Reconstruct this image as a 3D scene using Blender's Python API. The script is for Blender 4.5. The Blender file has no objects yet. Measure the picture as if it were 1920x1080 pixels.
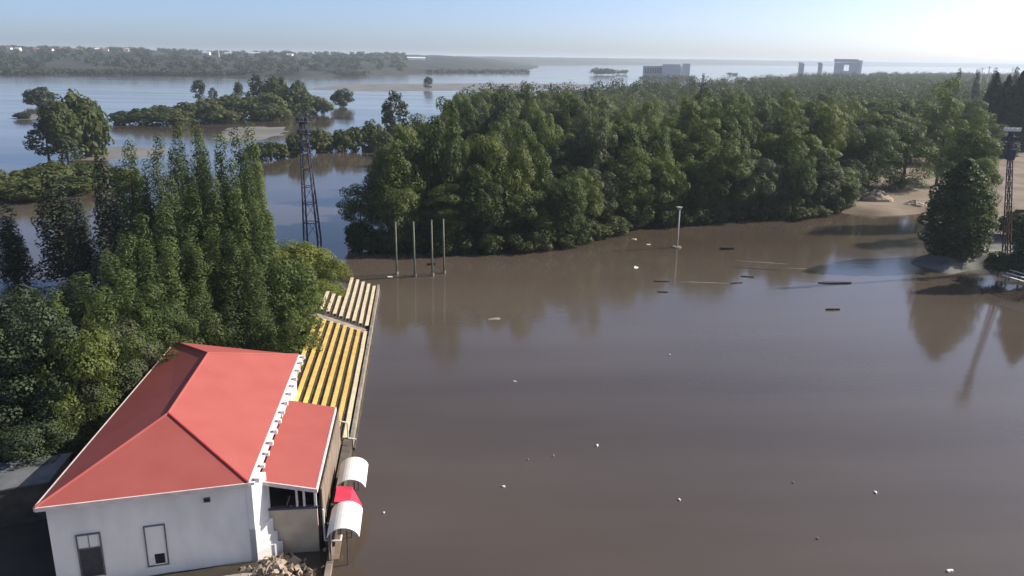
import bpy, math, random
import numpy as np
from mathutils import Vector, Matrix

random.seed(7)
RNG = np.random.default_rng(11)
SC = bpy.context.scene
COL = SC.collection

# ------------------------------------------------------------------ camera
CAM_H = 30.0
FPX = 1500.0
PITCH = math.radians(16.03)
ROLL = 0.015
cam_d = bpy.data.cameras.new('camera')
cam = bpy.data.objects.new('camera', cam_d)
COL.objects.link(cam)
cam_d.sensor_width = 36.0
cam_d.lens = 36.0 * FPX / 1920.0
cam_d.clip_start = 0.5
cam_d.clip_end = 80000.0
RM = Matrix.Rotation(math.pi / 2 - PITCH, 3, 'X') @ Matrix.Rotation(ROLL, 3, 'Z')
cam.matrix_world = Matrix.Translation((0, 0, CAM_H)) @ RM.to_4x4()
SC.camera = cam

# ------------------------------------------------------------------ sky, sun, exposure
SUN_EL = math.radians(31.5)
SUN_AZ = math.radians(73.0)          # clockwise from +Y
w = bpy.data.worlds.new('World')
SC.world = w
w.use_nodes = True
nt = w.node_tree
bg = nt.nodes['Background']
sky = nt.nodes.new('ShaderNodeTexSky')
sky.sky_type = 'NISHITA'
sky.sun_disc = False
sky.sun_elevation = SUN_EL
sky.sun_rotation = SUN_AZ
sky.air_density = 0.42
sky.dust_density = 1.35
sky.ozone_density = 2.2
nt.links.new(sky.outputs[0], bg.inputs[0])
bg.inputs[1].default_value = 0.135
sd = bpy.data.lights.new('sun', 'SUN')
sd.energy = 4.6
sd.angle = math.radians(0.5)
sd.color = (1.0, 0.93, 0.83)
sun = bpy.data.objects.new('sun', sd)
COL.objects.link(sun)
SDIR = Vector((math.sin(SUN_AZ) * math.cos(SUN_EL), math.cos(SUN_AZ) * math.cos(SUN_EL), math.sin(SUN_EL)))
sun.rotation_euler = SDIR.to_track_quat('Z', 'Y').to_euler()
sun.location = (60, 0, 120)
SC.view_settings.view_transform = 'Standard'
SC.view_settings.look = 'None'
SC.view_settings.exposure = 0.58
SC.view_settings.gamma = 1.0
SC.view_settings.use_curve_mapping = False
SC.render.engine = 'CYCLES'
SC.cycles.max_bounces = 6
SC.cycles.diffuse_bounces = 3
SC.cycles.glossy_bounces = 3
SC.cycles.transmission_bounces = 3
SC.cycles.volume_bounces = 0

# ------------------------------------------------------------------ helpers
def ray(px, py):
    return RM @ Vector(((px - 960) / FPX, (540 - py) / FPX, -1.0))

def at(px, py, z=0.0):
    """the point at height z that the photograph shows at this pixel"""
    r = ray(px, py)
    t = (z - CAM_H) / r.z
    return Vector((r.x * t, r.y * t, z))

def at_y(px, py, Y):
    r = ray(px, py)
    t = Y / r.y
    return Vector((r.x * t, Y, CAM_H + r.z * t))

_v = ray(785, 109)
SD = Vector((_v.x, _v.y)).normalized()       # along the stand
SN = Vector((-SD.y, SD.x))                   # to its left (up the tiers)

def SP(s, a, z=0.0):
    p = SD * s + SN * a
    return Vector((p.x, p.y, z))

def tag(o, label=None, cat=None, group=None, kind=None):
    if label: o['label'] = label
    if cat: o['category'] = cat
    if group: o['group'] = group
    if kind: o['kind'] = kind
    return o

def thing(name, label, cat, loc=(0, 0, 0), group=None, rz=0.0):
    o = bpy.data.objects.new(name, None)
    o.empty_display_size = 0.5
    COL.objects.link(o)
    o.location = loc
    o.rotation_euler = (0, 0, rz)
    return tag(o, label, cat, group)

def link(name, mesh, parent=None, m=None):
    o = bpy.data.objects.new(name, mesh)
    COL.objects.link(o)
    if m is not None and len(mesh.materials) == 0:
        mesh.materials.append(m)
    if parent is not None:
        o.parent = parent
    return o

class MB:
    def __init__(self):
        self.v = []; self.f = []
    def add(self, vs, fs):
        n = len(self.v)
        self.v += [tuple(p) for p in vs]
        self.f += [tuple(i + n for i in f) for f in fs]
        return self
    def hexa(self, b, t):
        """box from four bottom and four top corners"""
        return self.add(list(b) + list(t), [(3, 2, 1, 0), (4, 5, 6, 7), (0, 1, 5, 4), (1, 2, 6, 5), (2, 3, 7, 6), (3, 0, 4, 7)])
    def box(self, c, s, ux=Vector((1, 0, 0)), uy=Vector((0, 1, 0)), uz=Vector((0, 0, 1))):
        c = Vector(c)
        x, y, z = ux * s[0] / 2, uy * s[1] / 2, uz * s[2] / 2
        return self.hexa([c - x - y - z, c + x - y - z, c + x + y - z, c - x + y - z],
                         [c - x - y + z, c + x - y + z, c + x + y + z, c - x + y + z])
    def tube(self, p0, p1, r0, r1=None, n=8, cap=True):
        p0, p1 = Vector(p0), Vector(p1)
        if r1 is None: r1 = r0
        d = (p1 - p0).normalized()
        a = d.orthogonal().normalized(); b = d.cross(a)
        vs = []
        for p, r in ((p0, r0), (p1, r1)):
            for k in range(n):
                t = 2 * math.pi * k / n
                vs.append(p + a * math.cos(t) * r + b * math.sin(t) * r)
        fs = [(k, (k + 1) % n, n + (k + 1) % n, n + k) for k in range(n)]
        if cap:
            fs += [tuple(range(n - 1, -1, -1)), tuple(range(n, 2 * n))]
        return self.add(vs, fs)
    def prism(self, poly, off):
        """closed polygon extruded by off"""
        off = Vector(off); n = len(poly)
        vs = [Vector(p) for p in poly] + [Vector(p) + off for p in poly]
        fs = [tuple(range(n - 1, -1, -1)), tuple(range(n, 2 * n))] + [(k, (k + 1) % n, n + (k + 1) % n, n + k) for k in range(n)]
        return self.add(vs, fs)
    def mesh(self, name, m=None, smooth=False):
        me = bpy.data.meshes.new(name)
        me.from_pydata(self.v, [], self.f)
        me.validate()
        import bmesh
        bm = bmesh.new(); bm.from_mesh(me)
        bmesh.ops.recalc_face_normals(bm, faces=bm.faces)
        bm.to_mesh(me); bm.free()
        if smooth:
            me.polygons.foreach_set('use_smooth', [True] * len(me.polygons))
        if m is not None: me.materials.append(m)
        return me
    def build(self, name, m, parent=None, smooth=False, bevel=0.0):
        o = link(name, self.mesh(name, m, smooth), parent)
        if parent is not None:        # geometry is given in world space
            o.matrix_parent_inverse = parent.matrix_basis.inverted()
        if bevel:
            b = o.modifiers.new('bevel', 'BEVEL'); b.width = bevel; b.segments = 2; b.limit_method = 'ANGLE'
        return o

# ------------------------------------------------------------------ materials
def mat(name, c1, c2=None, rough=0.7, scale=1.0, bump=0.0, bscale=8.0, spec=0.3, detail=5.0, lo=0.35, hi=0.65, stretch=None, metal=0.0, coord='Object'):
    m = bpy.data.materials.new(name); m.use_nodes = True
    t = m.node_tree; N = t.nodes; L = t.links
    p = N['Principled BSDF']
    p.inputs['Roughness'].default_value = rough
    p.inputs['Specular IOR Level'].default_value = spec
    p.inputs['Metallic'].default_value = metal
    tc = N.new('ShaderNodeTexCoord')
    mp = N.new('ShaderNodeMapping')
    L.new(tc.outputs[coord], mp.inputs[0])
    if stretch: mp.inputs['Scale'].default_value = stretch
    if c2 is None:
        p.inputs['Base Color'].default_value = (*c1, 1)
    else:
        n = N.new('ShaderNodeTexNoise'); n.inputs['Scale'].default_value = scale; n.inputs['Detail'].default_value = detail
        L.new(mp.outputs[0], n.inputs['Vector'])
        r = N.new('ShaderNodeValToRGB')
        r.color_ramp.elements[0].position = lo; r.color_ramp.elements[1].position = hi
        r.color_ramp.elements[0].color = (*c1, 1); r.color_ramp.elements[1].color = (*c2, 1)
        L.new(n.outputs['Fac'], r.inputs[0]); L.new(r.outputs[0], p.inputs['Base Color'])
    if bump:
        n2 = N.new('ShaderNodeTexNoise'); n2.inputs['Scale'].default_value = bscale; n2.inputs['Detail'].default_value = 4
        L.new(mp.outputs[0], n2.inputs['Vector'])
        b = N.new('ShaderNodeBump'); b.inputs['Strength'].default_value = bump; b.inputs['Distance'].default_value = 0.05
        L.new(n2.outputs['Fac'], b.inputs['Height']); L.new(b.outputs[0], p.inputs['Normal'])
    return m

def leafmat(name, ca, cb, transl=0.42, nscale=0.35):
    m = bpy.data.materials.new(name); m.use_nodes = True
    t = m.node_tree; N = t.nodes; L = t.links
    p = N['Principled BSDF']; out = N['Material Output']
    p.inputs['Roughness'].default_value = 0.6
    p.inputs['Specular IOR Level'].default_value = 0.25
    g = N.new('ShaderNodeNewGeometry')
    n = N.new('ShaderNodeTexNoise'); n.inputs['Scale'].default_value = nscale; n.inputs['Detail'].default_value = 3
    L.new(g.outputs['Position'], n.inputs['Vector'])
    oi = N.new('ShaderNodeObjectInfo')
    ad = N.new('ShaderNodeMath'); ad.operation = 'MULTIPLY_ADD'
    L.new(oi.outputs['Random'], ad.inputs[0]); ad.inputs[1].default_value = 0.5
    mu = N.new('ShaderNodeMath'); mu.operation = 'MULTIPLY'; mu.inputs[1].default_value = 0.75
    L.new(n.outputs['Fac'], mu.inputs[0]); L.new(mu.outputs[0], ad.inputs[2])
    r = N.new('ShaderNodeValToRGB')
    r.color_ramp.elements[0].position = 0.3; r.color_ramp.elements[1].position = 0.85
    r.color_ramp.elements[0].color = (*ca, 1); r.color_ramp.elements[1].color = (*cb, 1)
    L.new(ad.outputs[0], r.inputs[0]); L.new(r.outputs[0], p.inputs['Base Color'])
    tr = N.new('ShaderNodeBsdfTranslucent'); L.new(r.outputs[0], tr.inputs['Color'])
    mx = N.new('ShaderNodeMixShader'); mx.inputs[0].default_value = transl
    L.new(p.outputs[0], mx.inputs[1]); L.new(tr.outputs[0], mx.inputs[2])
    L.new(mx.outputs[0], out.inputs['Surface'])
    return m

M = {}
M['red'] = mat('red_roof_metal', (0.35, 0.084, 0.070), (0.39, 0.104, 0.086), rough=0.6, scale=0.5, spec=0.2, detail=9, lo=.25, hi=.75)
M['red_cap_shade'] = mat('shade_dark_red_metal', (0.30, 0.03, 0.03), (0.38, 0.04, 0.035), rough=0.5, scale=2)
M['plaster'] = mat('pale_grey_plaster', (0.72, 0.69, 0.64), (0.82, 0.79, 0.74), rough=0.9, scale=0.9, bump=0.15, bscale=12, stretch=(1, 1, .35))
M['white'] = mat('white_paint', (0.74, 0.72, 0.68), (0.82, 0.80, 0.76), rough=0.6, scale=1.5)
M['pinkwhite'] = mat('weathered_white_fascia', (0.62, 0.50, 0.46), (0.75, 0.66, 0.60), rough=0.6, scale=1.5)
M['beige'] = mat('beige_render', (0.56, 0.43, 0.30), (0.66, 0.53, 0.38), rough=0.9, scale=0.9, bump=0.2, bscale=10)
M['brownpanel'] = mat('brown_painted_boards', (0.17, 0.13, 0.10), (0.26, 0.20, 0.15), rough=0.7, scale=2.0, stretch=(1, 1, .3))
M['dark'] = mat('painted_dark_interior', (0.012, 0.011, 0.012), (0.03, 0.027, 0.028), rough=0.9, scale=1)  # near-black colour stands in for shade inside openings and gaps
M['glass'] = mat('dark_window_glass', (0.02, 0.022, 0.028), rough=0.12, spec=0.6)
M['doorpaint'] = mat('dark_grey_door_paint', (0.030, 0.032, 0.038), (0.045, 0.047, 0.055), rough=0.5, scale=3)
M['greyframe'] = mat('grey_frame_paint', (0.10, 0.105, 0.12), (0.14, 0.145, 0.16), rough=0.6, scale=3)
M['concrete'] = mat('stained_concrete', (0.17, 0.145, 0.115), (0.30, 0.26, 0.21), rough=0.9, scale=0.8, bump=0.3, bscale=9)
M['darkconcrete'] = mat('dark_brown_concrete', (0.060, 0.048, 0.036), (0.11, 0.09, 0.068), rough=0.85, scale=0.9, bump=0.3, bscale=9)  # darker and browner than the other concrete
M['yellow'] = mat('yellow_bench_paint', (0.66, 0.42, 0.085), (0.78, 0.55, 0.17), rough=0.55, scale=1.2, bump=0.1, bscale=20)
M['cream'] = mat('faded_cream_bench_paint', (0.64, 0.52, 0.32), (0.74, 0.63, 0.43), rough=0.6, scale=1.2, bump=0.1, bscale=20)
M['steel'] = mat('dark_painted_steel', (0.045, 0.045, 0.075), (0.075, 0.07, 0.10), rough=0.55, scale=2, spec=0.4)
M['rust'] = mat('rusty_brown_steel', (0.07, 0.04, 0.028), (0.12, 0.075, 0.05), rough=0.75, scale=3)
M['postgrey'] = mat('grey_green_painted_post', (0.12, 0.125, 0.10), (0.18, 0.18, 0.145), rough=0.6, scale=2)
M['palepost'] = mat('weathered_pale_paint', (0.36, 0.33, 0.28), (0.46, 0.42, 0.36), rough=0.7, scale=2)
M['redsign'] = mat('red_vinyl', (0.50, 0.03, 0.06), (0.60, 0.05, 0.09), rough=0.5, scale=1.5)
M['greyroof'] = mat('grey_corrugated_sheet', (0.10, 0.105, 0.11), (0.17, 0.175, 0.18), rough=0.7, scale=0.8)
M['soil'] = mat('shade_dark_soil', (0.035, 0.030, 0.022), (0.08, 0.065, 0.045), rough=1, scale=0.25, bump=0.5, bscale=2, coord='Object')  # dark tone also stands for the shadowed ground at lower left
M['mud'] = mat('brown_lakebed_mud', (0.06, 0.045, 0.03), (0.09, 0.07, 0.05), rough=1, scale=0.05)
M['sand'] = mat('pale_sand', (0.16, 0.120, 0.084), (0.25, 0.20, 0.145), rough=1, scale=0.12, bump=0.4, bscale=1.0)
M['silt'] = mat('pale_wet_silt', (0.15, 0.135, 0.105), (0.23, 0.21, 0.165), rough=.45, scale=0.05)
M['greybank'] = mat('grey_stony_bank', (0.10, 0.10, 0.085), (0.24, 0.23, 0.20), rough=1, scale=0.25, bump=0.6, bscale=1.5)
M['bounceyard'] = mat('pale_bounce_concrete', (0.27, 0.225, 0.18), (0.44, 0.385, 0.32), rough=.95, scale=.6, bump=.3, bscale=5)
M['rubble'] = mat('pale_rubble', (0.26, 0.20, 0.14), (0.44, 0.35, 0.26), rough=0.95, scale=1.5)
M['bark'] = mat('grey_brown_bark', (0.06, 0.048, 0.036), (0.12, 0.10, 0.08), rough=0.95, scale=2, bump=0.5, bscale=6, stretch=(1, 1, .25))
M['foam'] = mat('white_foam', (0.75, 0.75, 0.72), (0.85, 0.85, 0.82), rough=0.7, scale=6)
M['driftwood'] = mat('dark_wet_wood', (0.03, 0.024, 0.02), (0.06, 0.05, 0.04), rough=0.6, scale=4)
M['farconcrete'] = mat('grey_far_concrete', (0.55, 0.55, 0.56), (0.62, 0.62, 0.63), rough=0.9, scale=0.05)
M['farwall'] = mat('whitewashed_wall', (0.70, 0.68, 0.64), (0.8, 0.78, 0.75), rough=0.8, scale=0.3)
M['fartile'] = mat('faded_red_tiles', (0.28, 0.13, 0.10), (0.36, 0.18, 0.13), rough=0.8, scale=0.3)
M['hill'] = mat('wooded_hillside', (0.014, 0.020, 0.018), (0.050, 0.048, 0.040), rough=1, scale=0.012, detail=9, lo=0.38, hi=0.68)
M['farland'] = mat('far_shore_land', (0.03, 0.035, 0.03), (0.07, 0.065, 0.052), rough=1, scale=0.002, detail=8)
M['broad'] = leafmat('broadleaf_foliage', (0.050, 0.078, 0.020), (0.150, 0.180, 0.042))
M['broadlight'] = leafmat('light_broadleaf_foliage', (0.070, 0.100, 0.026), (0.150, 0.180, 0.048))
M['broadgrey'] = leafmat('grey_green_foliage', (0.060, 0.078, 0.036), (0.120, 0.140, 0.065))
M['broaddeep'] = leafmat('deep_green_foliage', (0.040, 0.064, 0.020), (0.100, 0.130, 0.036))
M['poplar'] = leafmat('poplar_foliage', (0.050, 0.078, 0.024), (0.128, 0.165, 0.050))
M['poplard'] = leafmat('dark_poplar_foliage', (0.022, 0.030, 0.018), (0.045, 0.055, 0.028), transl=0.1)
M['willow'] = leafmat('yellow_green_willow_foliage', (0.105, 0.140, 0.026), (0.205, 0.225, 0.045))
M['fresh'] = leafmat('fresh_green_foliage', (0.075, 0.112, 0.028), (0.140, 0.180, 0.048))
M['darkleaf'] = leafmat('dark_evergreen_foliage', (0.026, 0.040, 0.020), (0.056, 0.076, 0.034), transl=0.15)
M['farleaf'] = leafmat('far_wood_foliage', (0.042, 0.064, 0.022), (0.135, 0.155, 0.046), nscale=0.06)
M['reed'] = leafmat('bank_scrub_foliage', (0.05, 0.07, 0.02), (0.10, 0.12, 0.035), nscale=0.2)

def water_material():
    m = bpy.data.materials.new('muddy_flood_water'); m.use_nodes = True
    t = m.node_tree; N = t.nodes; L = t.links
    p = N['Principled BSDF']
    p.inputs['IOR'].default_value = 1.333
    p.inputs['Specular IOR Level'].default_value = 1.0
    g = N.new('ShaderNodeNewGeometry')
    mp = N.new('ShaderNodeMapping'); mp.inputs['Scale'].default_value = (1, 1, 1)
    L.new(g.outputs['Position'], mp.inputs[0])
    n = N.new('ShaderNodeTexNoise'); n.inputs['Scale'].default_value = 0.035; n.inputs['Detail'].default_value = 4
    L.new(mp.outputs[0], n.inputs['Vector'])
    r = N.new('ShaderNodeValToRGB')
    r.color_ramp.elements[0].position = 0.3; r.color_ramp.elements[1].position = 0.7
    r.color_ramp.elements[0].color = (0.056, 0.041, 0.028, 1); r.color_ramp.elements[1].color = (0.076, 0.056, 0.039, 1)
    L.new(n.outputs['Fac'], r.inputs[0])
    # long plumes of paler silt carried by the current
    np_ = N.new('ShaderNodeTexNoise'); np_.inputs['Scale'].default_value = 0.009; np_.inputs['Detail'].default_value = 6; np_.inputs['Distortion'].default_value = 0.6
    mpp = N.new('ShaderNodeMapping'); mpp.inputs['Scale'].default_value = (0.35, 1.5, 1)
    L.new(g.outputs['Position'], mpp.inputs[0]); L.new(mpp.outputs[0], np_.inputs['Vector'])
    rp = N.new('ShaderNodeMapRange'); rp.inputs[1].default_value = 0.45; rp.inputs[2].default_value = 0.72; rp.inputs[3].default_value = 0.0; rp.inputs[4].default_value = 0.75
    L.new(np_.outputs['Fac'], rp.inputs[0])
    mc = N.new('ShaderNodeMix'); mc.data_type = 'RGBA'
    L.new(rp.outputs[0], mc.inputs[0]); L.new(r.outputs[0], mc.inputs[6]); mc.inputs[7].default_value = (0.175, 0.145, 0.120, 1)
    L.new(mc.outputs[2], p.inputs['Base Color'])
    # wind patches change how rough the surface is
    n3 = N.new('ShaderNodeTexNoise'); n3.inputs['Scale'].default_value = 0.020; n3.inputs['Detail'].default_value = 5
    mp3 = N.new('ShaderNodeMapping'); mp3.inputs['Scale'].default_value = (0.4, 2.4, 1)
    L.new(g.outputs['Position'], mp3.inputs[0]); L.new(mp3.outputs[0], n3.inputs['Vector'])
    mr = N.new('ShaderNodeMapRange'); mr.inputs[1].default_value = 0.28; mr.inputs[2].default_value = 0.75
    mr.inputs[3].default_value = 0.06; mr.inputs[4].default_value = 0.15
    L.new(n3.outputs['Fac'], mr.inputs[0]); L.new(mr.outputs[0], p.inputs['Roughness'])
    n2 = N.new('ShaderNodeTexNoise'); n2.inputs['Scale'].default_value = 0.55; n2.inputs['Detail'].default_value = 3
    mp2 = N.new('ShaderNodeMapping'); mp2.inputs['Scale'].default_value = (0.7, 1.3, 1)
    L.new(g.outputs['Position'], mp2.inputs[0]); L.new(mp2.outputs[0], n2.inputs['Vector'])
    b = N.new('ShaderNodeBump'); b.inputs['Strength'].default_value = 0.12; b.inputs['Distance'].default_value = 0.06
    ms = N.new('ShaderNodeMapRange'); ms.inputs[1].default_value = 0.30; ms.inputs[2].default_value = 0.75; ms.inputs[3].default_value = 0.04; ms.inputs[4].default_value = 0.32
    L.new(n3.outputs['Fac'], ms.inputs[0]); L.new(ms.outputs[0], b.inputs['Strength'])
    L.new(n2.outputs['Fac'], b.inputs['Height']); L.new(b.outputs[0], p.inputs['Normal'])
    return m
M['water'] = water_material()

# ------------------------------------------------------------------ ground, water
def sheet(name, half, z, m):
    mb = MB(); mb.add([(-half, -half, z), (half, -half, z), (half, half, z), (-half, half, z)], [(0, 1, 2, 3)])
    return tag(mb.build(name, m), kind='structure')
sheet('ground', 16000, -2.5, M['mud'])
sheet('water', 16000, 0.0, M['water'])

def vnoise(x, y, seed=0):
    """cheap smooth value noise"""
    r = np.random.default_rng(seed); tbl = r.random((64, 64))
    xi = np.floor(x).astype(int); yi = np.floor(y).astype(int)
    fx = x - xi; fy = y - yi
    fx = fx * fx * (3 - 2 * fx); fy = fy * fy * (3 - 2 * fy)
    g = lambda i, j: tbl[i % 64, j % 64]
    return (g(xi, yi) * (1 - fx) + g(xi + 1, yi) * fx) * (1 - fy) + (g(xi, yi + 1) * (1 - fx) + g(xi + 1, yi + 1) * fx) * fy

def poly_dist(px, py, poly):
    """signed distance to a polygon, positive inside"""
    d = np.full(px.shape, 1e9); inside = np.zeros(px.shape, bool)
    n = len(poly)
    for i in range(n):
        x0, y0 = poly[i]; x1, y1 = poly[(i + 1) % n]
        ex, ey = x1 - x0, y1 - y0
        t = np.clip(((px - x0) * ex + (py - y0) * ey) / (ex * ex + ey * ey + 1e-9), 0, 1)
        d = np.minimum(d, np.hypot(px - x0 - t * ex, py - y0 - t * ey))
        c = ((y0 > py) != (y1 > py)) & (px < (x1 - x0) * (py - y0) / (y1 - y0 + 1e-12) + x0)
        inside ^= c
    return np.where(inside, d, -d)

def bank(name, poly, zmax, fall, res, m, rough=0.25, seed=1, wob=1.5):
    xs = [p[0] for p in poly]; ys = [p[1] for p in poly]
    pad = fall + 2 * res
    gx = np.arange(min(xs) - pad, max(xs) + pad, res); gy = np.arange(min(ys) - pad, max(ys) + pad, res)
    X, Y = np.meshgrid(gx, gy)
    d = poly_dist(X, Y, poly) + (vnoise(X / 5, Y / 5, seed) - .5) * 2 * wob
    t = np.clip(d / fall * .5 + .5, 0, 1); t = t * t * (3 - 2 * t)
    Z = -1.0 + (zmax + 1.0) * t + (vnoise(X / 3, Y / 3, seed + 1) - .5) * rough * t + (vnoise(X / .9, Y / .9, seed + 2) - .5) * rough * .35 * t
    ny, nx = X.shape
    V = np.stack([X, Y, Z], -1).reshape(-1, 3)
    idx = np.arange(nx * ny).reshape(ny, nx)
    F = np.stack([idx[:-1, :-1], idx[:-1, 1:], idx[1:, 1:], idx[1:, :-1]], -1).reshape(-1, 4)
    zf = Z.reshape(-1)[F].max(1)
    F = F[zf > -0.9]
    me = bpy.data.meshes.new(name)
    me.from_pydata(V.tolist(), [], F.tolist())
    me.polygons.foreach_set('use_smooth', [True] * len(me.polygons))
    me.materials.append(m)
    return tag(link(name, me), kind='structure')

def xy(v): return (v.x, v.y)
bank('bounce_yard', [xy(SP(18, 8.6)), xy(SP(43.5, 8.6)), xy(SP(41.5, 25)), xy(SP(18, 25))], 0.52, 1.2, 0.6, M['bounceyard'], rough=.10, seed=41, wob=.5)  # pale yard added to bounce light onto the front wall
left_poly = [xy(SP(20, 8.5)), xy(SP(44, 8)), xy(SP(58, 7.2)), xy(SP(103, 7.2)), xy(SP(106, 10)), xy(SP(106, 30)), (-48, 102), (-62, 96), (-70, 88), (-95, 84), (-95, 20)]
bank('left_bank', left_poly, 0.40, 3.0, 1.2, M['soil'])
sand_poly = [xy(at(*p)) for p in ((1575, 400), (1650, 405), (1735, 398), (1760, 415), (1860, 428), (1930, 432), (2050, 430), (2050, 285), (1880, 282), (1840, 262), (1700, 285), (1610, 335))]
bank('sandy_ground', sand_poly, 0.9, 4.0, 1.6, M['sand'], seed=5)
grey_poly = [xy(at(*p)) for p in ((1722, 494), (1775, 508), (1840, 505), (1890, 520), (1985, 535), (2100, 530), (2100, 425), (1930, 430), (1830, 440), (1780, 460))]
bank('stony_embankment', grey_poly, 1.7, 3.5, 1.0, M['greybank'], rough=0.6, seed=9)
wood_poly_px = [(672, 468), (735, 476), (900, 478), (1050, 468), (1110, 450), (1170, 434), (1260, 424), (1400, 415), (1500, 412), (1585, 400),
                (1610, 345), (1700, 300), (1850, 285), (1990, 270), (2150, 230), (2150, 165), (1830, 148), (1500, 155), (1300, 178), (1100, 195), (920, 205), (868, 215), (850, 265), (815, 312), (768, 368), (715, 422)]
wood_poly = [xy(at(*p)) for p in wood_poly_px]
bank('woodland_ground', wood_poly, 0.12, 6.0, 5.0, M['soil'], rough=0.3, seed=13, wob=3)

for px_ in (((120, 300), (180, 304), (260, 300), (330, 292), (340, 278), (260, 270), (160, 276)),
            ((372, 266), (440, 268), (520, 262), (560, 250), (560, 238), (480, 236), (400, 240)),
            ((0, 226), (90, 224), (190, 218), (215, 212), (120, 212), (0, 216)),
            ((560, 168), (700, 172), (900, 170), (1100, 164), (1130, 158), (900, 156), (640, 158))):
    bank('silt_bar', [xy(at(*p)) for p in px_], 0.06, 5.0, 3.0, M['silt'], rough=.12, seed=17, wob=4)

# ------------------------------------------------------------------ trees
def quads_mesh(name, C, Nn, size, m, aspect=0.8):
    """leaf faces: centres, normals, sizes"""
    n = len(C)
    Nn = Nn / (np.linalg.norm(Nn, axis=1, keepdims=True) + 1e-9)
    a = np.cross(Nn, RNG.normal(size=(n, 3))); a /= (np.linalg.norm(a, axis=1, keepdims=True) + 1e-9)
    b = np.cross(Nn, a)
    s = size[:, None] * .5
    bend = Nn * s * 0.35
    V = np.empty((n, 4, 3), np.float32)
    V[:, 0] = C - a * s; V[:, 1] = C - b * s * aspect + bend; V[:, 2] = C + a * s; V[:, 3] = C + b * s * aspect + bend
    me = bpy.data.meshes.new(name)
    me.vertices.add(n * 4); me.loops.add(n * 4); me.polygons.add(n)
    me.vertices.foreach_set('co', V.reshape(-1))
    me.loops.foreach_set('vertex_index', np.arange(n * 4, dtype=np.int32))
    me.polygons.foreach_set('loop_start', np.arange(0, n * 4, 4, dtype=np.int32))
    me.polygons.foreach_set('loop_total', np.full(n, 4, np.int32))
    me.update(calc_edges=True)
    me.materials.append(m)
    return me

def unit(n):
    v = RNG.normal(size=(n, 3)); return v / np.linalg.norm(v, axis=1, keepdims=True)

def clumps(cen, rad, per, lsize, squash=(1, 1, .8), jit=.32, up=.25):
    """leaves on the shells of clumps -> centres, normals, sizes"""
    C = []; Nn = []; S = []
    for c, r in zip(cen, rad):
        k = max(4, int(per * r * r))
        u = unit(k)
        C.append(c + u * np.array(squash) * r * (RNG.random((k, 1)) ** .35 * .45 + .62))
        Nn.append(u + unit(k) * jit + np.array([0, 0, up]))
        S.append(lsize * (.65 + .7 * RNG.random(k)))
    return np.concatenate(C), np.concatenate(Nn), np.concatenate(S)

def crown_broad(name, m, h=12., wd=9., low=.08, n=40, per=62, ls=.42, irregular=.25):
    cz = h * (low + 1) / 2; rz = h * (1 - low) / 2; rx = wd / 2
    lob = unit(5); la = RNG.random(5) * irregular
    cen = []; rad = []
    for i in range(n):
        u = unit(1)[0]
        if u[2] < -.2 and RNG.random() < .4: u[2] *= -1
        k = .5 + .58 * RNG.random() ** .7
        k *= 1 + sum(a * max(0, float(u @ l)) ** 2 for a, l in zip(la, lob)) - irregular * .4
        r = (.075 + .115 * RNG.random()) * wd
        wz = 1.0 if u[2] > 0 else .95
        shape = 1 - .12 * max(0, u[2])
        cen.append(np.array([u[0] * (rx - r * .6) * k * shape, u[1] * (rx - r * .6) * k * shape, cz + u[2] * (rz - r * .5) * k * wz])); rad.append(r)
    return quads_mesh(name, *clumps(cen, rad, per, ls), m)

def crown_poplar(name, m, h=22., wd=4.0, spires=6, per=80, ls=.30, low=.06):
    cen = []; rad = []
    for s in range(spires):
        a = 2 * math.pi * (s + RNG.random() * .7) / spires
        ro = 0 if s == 0 else wd * (.16 + .20 * RNG.random())
        top = h if s == 0 else h * (.62 + .33 * RNG.random())
        z = h * low + RNG.random() * .8
        ph = RNG.random() * 6
        while z < top:
            t = z / top
            r = wd * (.27 if s == 0 else .215) * (1.12 - t) ** .40 * (.75 + .5 * RNG.random()) * min(1, .55 + t * 3)
            r = max(r, .22)
            k = (1 - .45 * t)
            cen.append(np.array([math.cos(a) * ro * k + math.sin(z * .7 + ph) * .15, math.sin(a) * ro * k + math.cos(z * .6 + ph) * .15, min(z, top - r)])); rad.append(r)
            z += r * (1.0 + .5 * RNG.random())
    C, Nn, S = clumps(cen, rad, per, ls, squash=(1, 1, 1.45), jit=.26, up=.12)
    return quads_mesh(name, C, Nn, S, m, aspect=.75)

def crown_egg(name, m, h=15., wd=7., n=130, per=125, ls=.36):
    cen = []; rad = []
    for i in range(n):
        t = (i + RNG.random()) / n
        prof = np.interp(t, [0, .12, .35, .6, .82, .95, 1], [.55, .85, 1, .86, .52, .2, .04])
        a = i * 2.39996; r = wd * (.10 + .06 * RNG.random()) * (.45 + .55 * prof)
        R_ = max(0, wd / 2 * prof * (.86 + .22 * RNG.random()) - r * .6)
        cen.append(np.array([math.cos(a) * R_, math.sin(a) * R_, min(t * h, h - r * .8)])); rad.append(r)
    for t in np.linspace(.06, .8, 12):
        cen.append(np.array([0, 0, t * h])); rad.append(wd * .26 * (1 - t * .6))
    return quads_mesh(name, *clumps(cen, rad, per, ls, jit=.4), m)

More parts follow.
